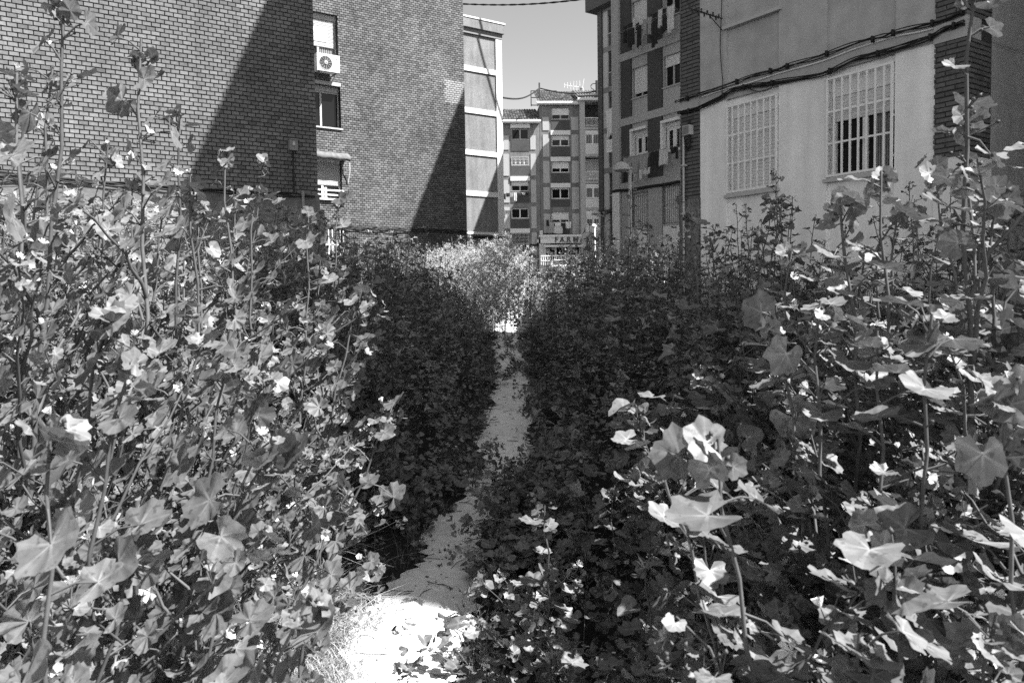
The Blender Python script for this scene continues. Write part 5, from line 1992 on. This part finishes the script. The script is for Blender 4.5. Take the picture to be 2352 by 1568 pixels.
for (x, y, h, sd) in NEAR:
    r = np.random.default_rng(int(1e4 * abs(x) + 1e3 * y))
    p0 = np.array([x, y, float(gh(x, y)) - 0.03])
    d = np.array([0.22 * h * (0.5 + r.random()) * (1 if sd < 0 else r.normal() * 0.8), 0.1 * r.normal(), h])
    S, L, F = mallow(np.zeros(3), d, 0, r, 0.070 if sd < 0 else 0.078, 6, 0.10 if sd < 0 else 0.09, 0.55, tilt=0.0 if sd < 0 else 0.6, lean=1.35 if sd < 0 else 0.0, bl=0.55, start=0.22, pet=0.12, sep=True)
    link_plant('mallow', (S, L, F), p0, 'leafy mallow crowding the lower left foreground' if sd < 0 else 'broad leaved mallow crowding the lower right foreground', 'plant',
               'mallows crowding the lower left foreground' if sd < 0 else 'mallows crowding the lower right foreground')

# ---- prototypes copied over the field
rp = np.random.default_rng(77)
tall, mid_, low_, tallL, midL = [], [], [], [], []
for k in range(9):
    H = 1.75 + 0.06 * k
    tall.append((H, mallow(np.zeros(3), np.array([0.15 * rp.normal(), 0.15 * rp.normal(), H]), 1, rp, 0.086, 7, 0.115, 0.5, start=0.10, bl=0.5, tilt=0.0)))
for k in range(7):
    H = 0.95 + 0.05 * k
    mid_.append((H, mallow(np.zeros(3), np.array([0.12 * rp.normal(), 0.12 * rp.normal(), H]), 1, rp, 0.082, 5, 0.11, 0.5, start=0.12, bl=0.6, tilt=0.0)))
for k in range(6):
    H = 1.75 + 0.09 * k
    tallL.append((H, mallow(np.zeros(3), np.array([0.15 + 0.12 * rp.normal(), 0.1 * rp.normal(), H]), 1, rp, 0.088, 5, 0.12, 0.5, start=0.15, bl=0.5, tilt=0.0, lean=1.25)))
for k in range(5):
    H = 0.95 + 0.07 * k
    midL.append((H, mallow(np.zeros(3), np.array([0.12 + 0.1 * rp.normal(), 0.1 * rp.normal(), H]), 1, rp, 0.084, 4, 0.115, 0.5, start=0.15, bl=0.6, tilt=0.0, lean=1.25)))
for k in range(7):
    low_.append((0.4, low_mallow(rp, 1, 0.36, 0.36, 9, 0.060)))
fars = []
for k in range(7):
    H = 1.7 + 0.08 * k
    fars.append((H, mallow(np.zeros(3), np.array([0.12 * rp.normal(), 0.12 * rp.normal(), H]), 2, rp, 0.094, 5, 0.13, 0.45, start=0.2, bl=0.5, tilt=0.0)))

rs = np.random.default_rng(11)


def blocked(x, y):
    """inside or against a building, or on the path"""
    P = np.array([x, y, 0.0])
    for F_, u0, u1 in ((W1, -30, u_end + 0.1), (W2, -30, e2)):
        v = P - F_.o
        if np.dot(v, F_.N) < 0.25 and u0 < np.dot(v, F_.U) < u1 + 0.3:
            return True
    for F_ in (R1, R2):
        v = P - F_.o
        if np.dot(v, F_.N) < 0.3 and -20 < np.dot(v, F_.U) < (uq1 if F_ is R1 else xs['pl1']) + 0.4:
            return True
    return False


spots = []
tries = 0
while tries < 60000 and len(spots) < 2300:
    tries += 1
    y = 1.75 + 27.6 * rs.random() ** 0.85
    x = (rs.random() * 2 - 1) * (0.72 * y + 0.5)
    if blocked(x, y):
        continue
    c, hw = path_at(y)
    dl = x - c
    ds = (abs(dl) - hw)
    if ds < (0.20 if dl < 0 else 0.04):
        continue
    if y < 2.3 and abs(dl) < hw + 0.35:
        continue
    if (y < 2.6 and rs.random() < 0.6) or (y < 3.9 and dl < 0 and x > -0.34 * y - 0.08):
        continue
    md = (0.29 if x < c else 0.30) if y < 4.5 else (0.23 if y < 10 else 0.27)
    if any((x - s[0]) ** 2 + (y - s[1]) ** 2 < md * md for s in spots):
        continue
    spots.append((x, y, dl, ds))
for (x, y) in ((path_at(6.1)[0] + 0.10, 6.1), (path_at(5.6)[0] + 0.22, 5.6), (path_at(6.5)[0] - 0.2, 6.5), (path_at(11.6)[0] - 0.08, 11.6), (path_at(12.3)[0] + 0.1, 12.3), (path_at(13.5)[0] - 0.1, 13.5), (path_at(15.2)[0] + 0.05, 15.2), (path_at(16.2)[0], 16.2), (path_at(16.8)[0] + 0.12, 16.8)):
    spots.append((x, y, 0.01, 0.04))
spots.sort(key=lambda s: s[1])
used = {}
stuffS, stuffL, stuffF = Acc(), Acc(), Acc()
n_ind = 0
LIM = 170
LAB = {('tall', -1): 'tall leafy mallow packed into the thicket left of the path', ('tall', 1): 'tall leafy mallow packed into the thicket right of the path',
       ('mid', -1): 'waist high mallow in the front of the left thicket', ('mid', 1): 'waist high mallow in the front of the right thicket',
       ('low', -1): 'low mallow creeping at the left border of the path', ('low', 1): 'low mallow sprawling at the right border of the path'}
for (x, y, dl, ds) in spots:
    side_ = -1 if dl < 0 else 1
    if side_ < 0:
        hmax = 0.35 + 1.15 * min(max(ds - 0.05, 0) / 0.7, 1.0) + (1.0 if y < 6.5 else 0.62) * min(max(ds - 0.8, 0) / 1.2, 1.0)
        if y < 2.6:
            hmax = min(hmax, 1.05 if x > -1.1 else 1.5)
    else:
        hmax = 0.30 + 1.45 * min(max(ds - 0.15, 0) / (1.35 if y < 7 else 0.8), 1.0)
        if y < 5.0:
            hmax = min(hmax, 0.35 + 0.75 * max(ds - 0.2, 0))
        if y < 2.4:
            hmax = min(hmax, 0.85)
    hmax *= (0.62 + 0.62 * rs.random() ** 1.3) * (1 + 0.16 * math.sin(x * 2.3 + 0.7 * y) * math.sin(y * 1.7 - x))
    if y > 14:
        hmax *= 0.95
    az = rs.random() * 6.28
    if 16.3 < y < 29 and -0.75 - 0.27 * (y - 17) < x < 0.45:
        continue                      # the mustard stands here
    if hmax < 0.55:
        kind, pool = 'low', low_
    elif hmax < 1.25:
        kind, pool = 'mid', (midL if side_ < 0 else mid_)
    else:
        kind, pool = 'tall', (tallL if side_ < 0 else tall)
    if n_ind < LIM:
        k = rs.integers(len(pool))
        H, parts = pool[k]
        s = (hmax / H if kind != 'low' else 0.75 + 0.9 * hmax)
        s = min(max(s, 0.7), 1.25)
        loc = (x, y, float(gh(x, y)) - 0.02)
        grp = 'mallows of the ' + ('left' if side_ < 0 else 'right') + ' thicket, ' + {'tall': 'tall', 'mid': 'waist high', 'low': 'low'}[kind]
        if side_ < 0 and kind != 'low':
            az = 0.6 * rs.normal()
        key = (kind, int(k), side_ if kind != 'low' else 0)
        if key not in used:
            o = link_plant('mallow', parts, loc, LAB[(kind, side_)], 'plant', grp)
            used[key] = o
        else:
            o = copy_tree(used[key])
            o.location = loc
            o['label'] = LAB[(kind, side_)]
            o['group'] = grp
        o.rotation_euler = (0.12 * rs.normal(), 0.12 * rs.normal(), az)
        o.scale = (s, s, s)
        n_ind += 1
    else:
        H, parts = (fars[rs.integers(len(fars))] if kind != 'low' else low_[rs.integers(len(low_))])
        s = min(max(hmax / H, 0.45), 1.2)
        ca_, sa_ = math.cos(az) * s, math.sin(az) * s
        Mz = np.array([[ca_, -sa_, 0], [sa_, ca_, 0], [0.12 * rs.normal(), 0.12 * rs.normal(), s]])
        t_ = np.array([x, y, float(gh(x, y)) - 0.02])
        for dst, src in zip((stuffS, stuffL, stuffF), parts):
            if src.v:
                dst.merge(src, Mz, t_)
print('plants', len(spots), n_ind)
st_root = thing('mallow_mass', 'shaded mass of mallows filling the field behind the nearer plants', 'undergrowth', (0, 0, 0), None, 'stuff')
for acc, m_, nm in ((stuffS, 'stem', 'stems'), (stuffL, 'leaf', 'foliage'), (stuffF, 'petal', 'flowers')):
    if not acc.v:
        continue
    o = obj(nm, acc, M[m_], st_root, flat=False)
    o['kind'] = 'stuff'

# ---- mustard in flower, catching the sun at the end of the path
rm = np.random.default_rng(21)
mp_ = [mustard(rm, 1.6 + 0.1 * k) for k in range(5)]
mpos = []
for _ in range(3000):
    y = 16.6 + 13 * rm.random() ** 1.2
    xl = -0.8 - 0.27 * (y - 17)
    x = xl + (0.4 - xl) * rm.random()
    c, hw = path_at(y)
    if blocked(x, y) or False:
        continue
    if all((x - u) ** 2 + (y - v) ** 2 > 0.27 ** 2 for u, v in mpos):
        mpos.append((x, y))
    if len(mpos) >= 110:
        break
protos = {}
for (x, y) in sorted(mpos, key=lambda p: p[1]):
    k = rm.integers(5)
    loc = (x, y, float(gh(x, y)) - 0.02)
    if k not in protos:
        o = protos[k] = link_plant('mustard', mp_[k], loc, 'white flowered mustard plant in the sunlit clump ending the path', 'plant', 'mustard plants at the end of the path', ('mustard_leaf', 'mustard_leaf', 'mustard_petal'))
    else:
        o = copy_tree(protos[k])
        o.location = loc
    o.rotation_euler = (0, 0, rm.random() * 6.28)
    s = 0.95 + 0.35 * rm.random()
    o.scale = (s, s, s)

# ---- grass and weeds along the path, litter on it
def blades(acc, cx, cy, n, rad, h, wid, r, lean=0.6, sun=False):
    for _ in range(n):
        an, q = r.random() * 6.28, rad * math.sqrt(r.random())
        x, y = cx + q * math.cos(an), cy + q * math.sin(an)
        z = float(ground_z(x, y)) - 0.01
        hh = h * (0.45 + 0.8 * r.random())
        d = np.array([math.cos(an + r.normal() * 0.8), math.sin(an + r.normal() * 0.8), 0])
        sd = np.array([-d[1], d[0], 0])
        ln = lean * hh * (0.3 + 1.0 * r.random())
        p = np.array([x, y, z])
        V = []
        for t, w_ in ((0, 1), (0.4, 0.9), (0.75, 0.6), (1.0, 0.05)):
            c = p + d * ln * t ** 2 + UP * hh * (t - 0.35 * t ** 3 * lean)
            V += [c - sd * wid * w_, c + sd * wid * w_]
        acc.add(V, [[0, 1, 3, 2], [2, 3, 5, 4], [4, 5, 7, 6]], None, 0.7 + 0.6 * r.random())


rg = np.random.default_rng(5)
a = Acc()
for _ in range(230):
    py = 1370 + 230 * rg.random()
    px = 540 + 330 * rg.random() - (py - 1400) * 0.15
    g = ground_hit(px, py)
    blades(a, g[0], g[1], 24, 0.10, 0.09 + 0.07 * rg.random(), 0.0017, rg, 1.0)
for _ in range(34):
    py = 1180 + 330 * rg.random()
    px = 560 + 200 * rg.random() + (1450 - py) * 0.12
    g = ground_hit(px, py)
    blades(a, g[0], g[1], 45, 0.12, 0.26 + 0.14 * rg.random(), 0.0034, rg, 1.2)
tag(obj('grass', a, M['grass'], flat=False), 'pale sunlit grass spilling over the left border of the path', 'grass', kind='stuff')
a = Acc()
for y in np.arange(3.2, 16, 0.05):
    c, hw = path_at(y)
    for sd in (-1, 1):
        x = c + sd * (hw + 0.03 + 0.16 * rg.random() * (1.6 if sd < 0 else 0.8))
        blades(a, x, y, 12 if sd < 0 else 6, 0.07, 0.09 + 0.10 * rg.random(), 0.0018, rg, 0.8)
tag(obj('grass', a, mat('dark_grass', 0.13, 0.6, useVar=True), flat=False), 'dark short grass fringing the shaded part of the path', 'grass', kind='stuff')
a = Acc()
for y in np.arange(3.3, 14, 0.013):
    c, hw = path_at(y)
    sd = -1 if rg.random() < 0.75 else 1
    x = c + sd * (hw + 0.02 + 0.35 * rg.random() ** 1.3)
    z = float(ground_z(x, y)) + 0.02 + 0.16 * rg.random() * min(1, abs(x - c - sd * hw) / 0.15 + 0.15)
    tp = UPPER[2] if rg.random() < 0.5 else LEAF[2]
    for _ in range(3):
        put(a, tp[rg.integers(3)], np.array([x, y, z]) + rg.normal(size=3) * 0.03, UP + rg.normal(size=3) * 0.5, rg.normal(size=3), 0.012 + 0.016 * rg.random(), 0.7 + 0.6 * rg.random())
tag(obj('weeds', a, M['weed'], flat=False), 'small dark weeds carpeting the edges of the path', 'weeds', kind='stuff')
a = Acc()
for _ in range(330):
    y = 2.9 + 9 * rg.random() ** 1.6
    c, hw = path_at(y)
    x = c + hw * 1.0 * (rg.random() * 2 - 1)
    z = float(gh(x, y)) + 0.022
    an = rg.random() * 6.28
    d = np.array([math.cos(an), math.sin(an), 0.05 * rg.normal()])
    if rg.random() < 0.2:
        ln = 0.02 + 0.08 * rg.random()
        p = np.array([x, y, z])
        a.tube([p - d * ln, p + UP * 0.004 + np.array([-d[1], d[0], 0]) * ln * 0.2, p + d * ln], 0.0018 + 0.0015 * rg.random(), 4, 0.5 + rg.random())
    elif rg.random() < 0.4:
        put(a, UPPER[2][rg.integers(3)], np.array([x, y, z]), UP + rg.normal(size=3) * 0.4, d, 0.008 + 0.014 * rg.random(), 0.8 + rg.random())
    else:
        s = 0.003 + 0.006 * rg.random()
        a.boxw((x, y, z - 0.006), (s, s * 0.8, s * 0.6), [d, [-d[1], d[0], 0], UP], 1.5 + 1.5 * rg.random())
tag(obj('litter', a, mat('litter', 0.10, 0.95, useVar=True), flat=False), 'twigs, bits of dry leaf and pebbles lying on the path', 'litter', kind='stuff')
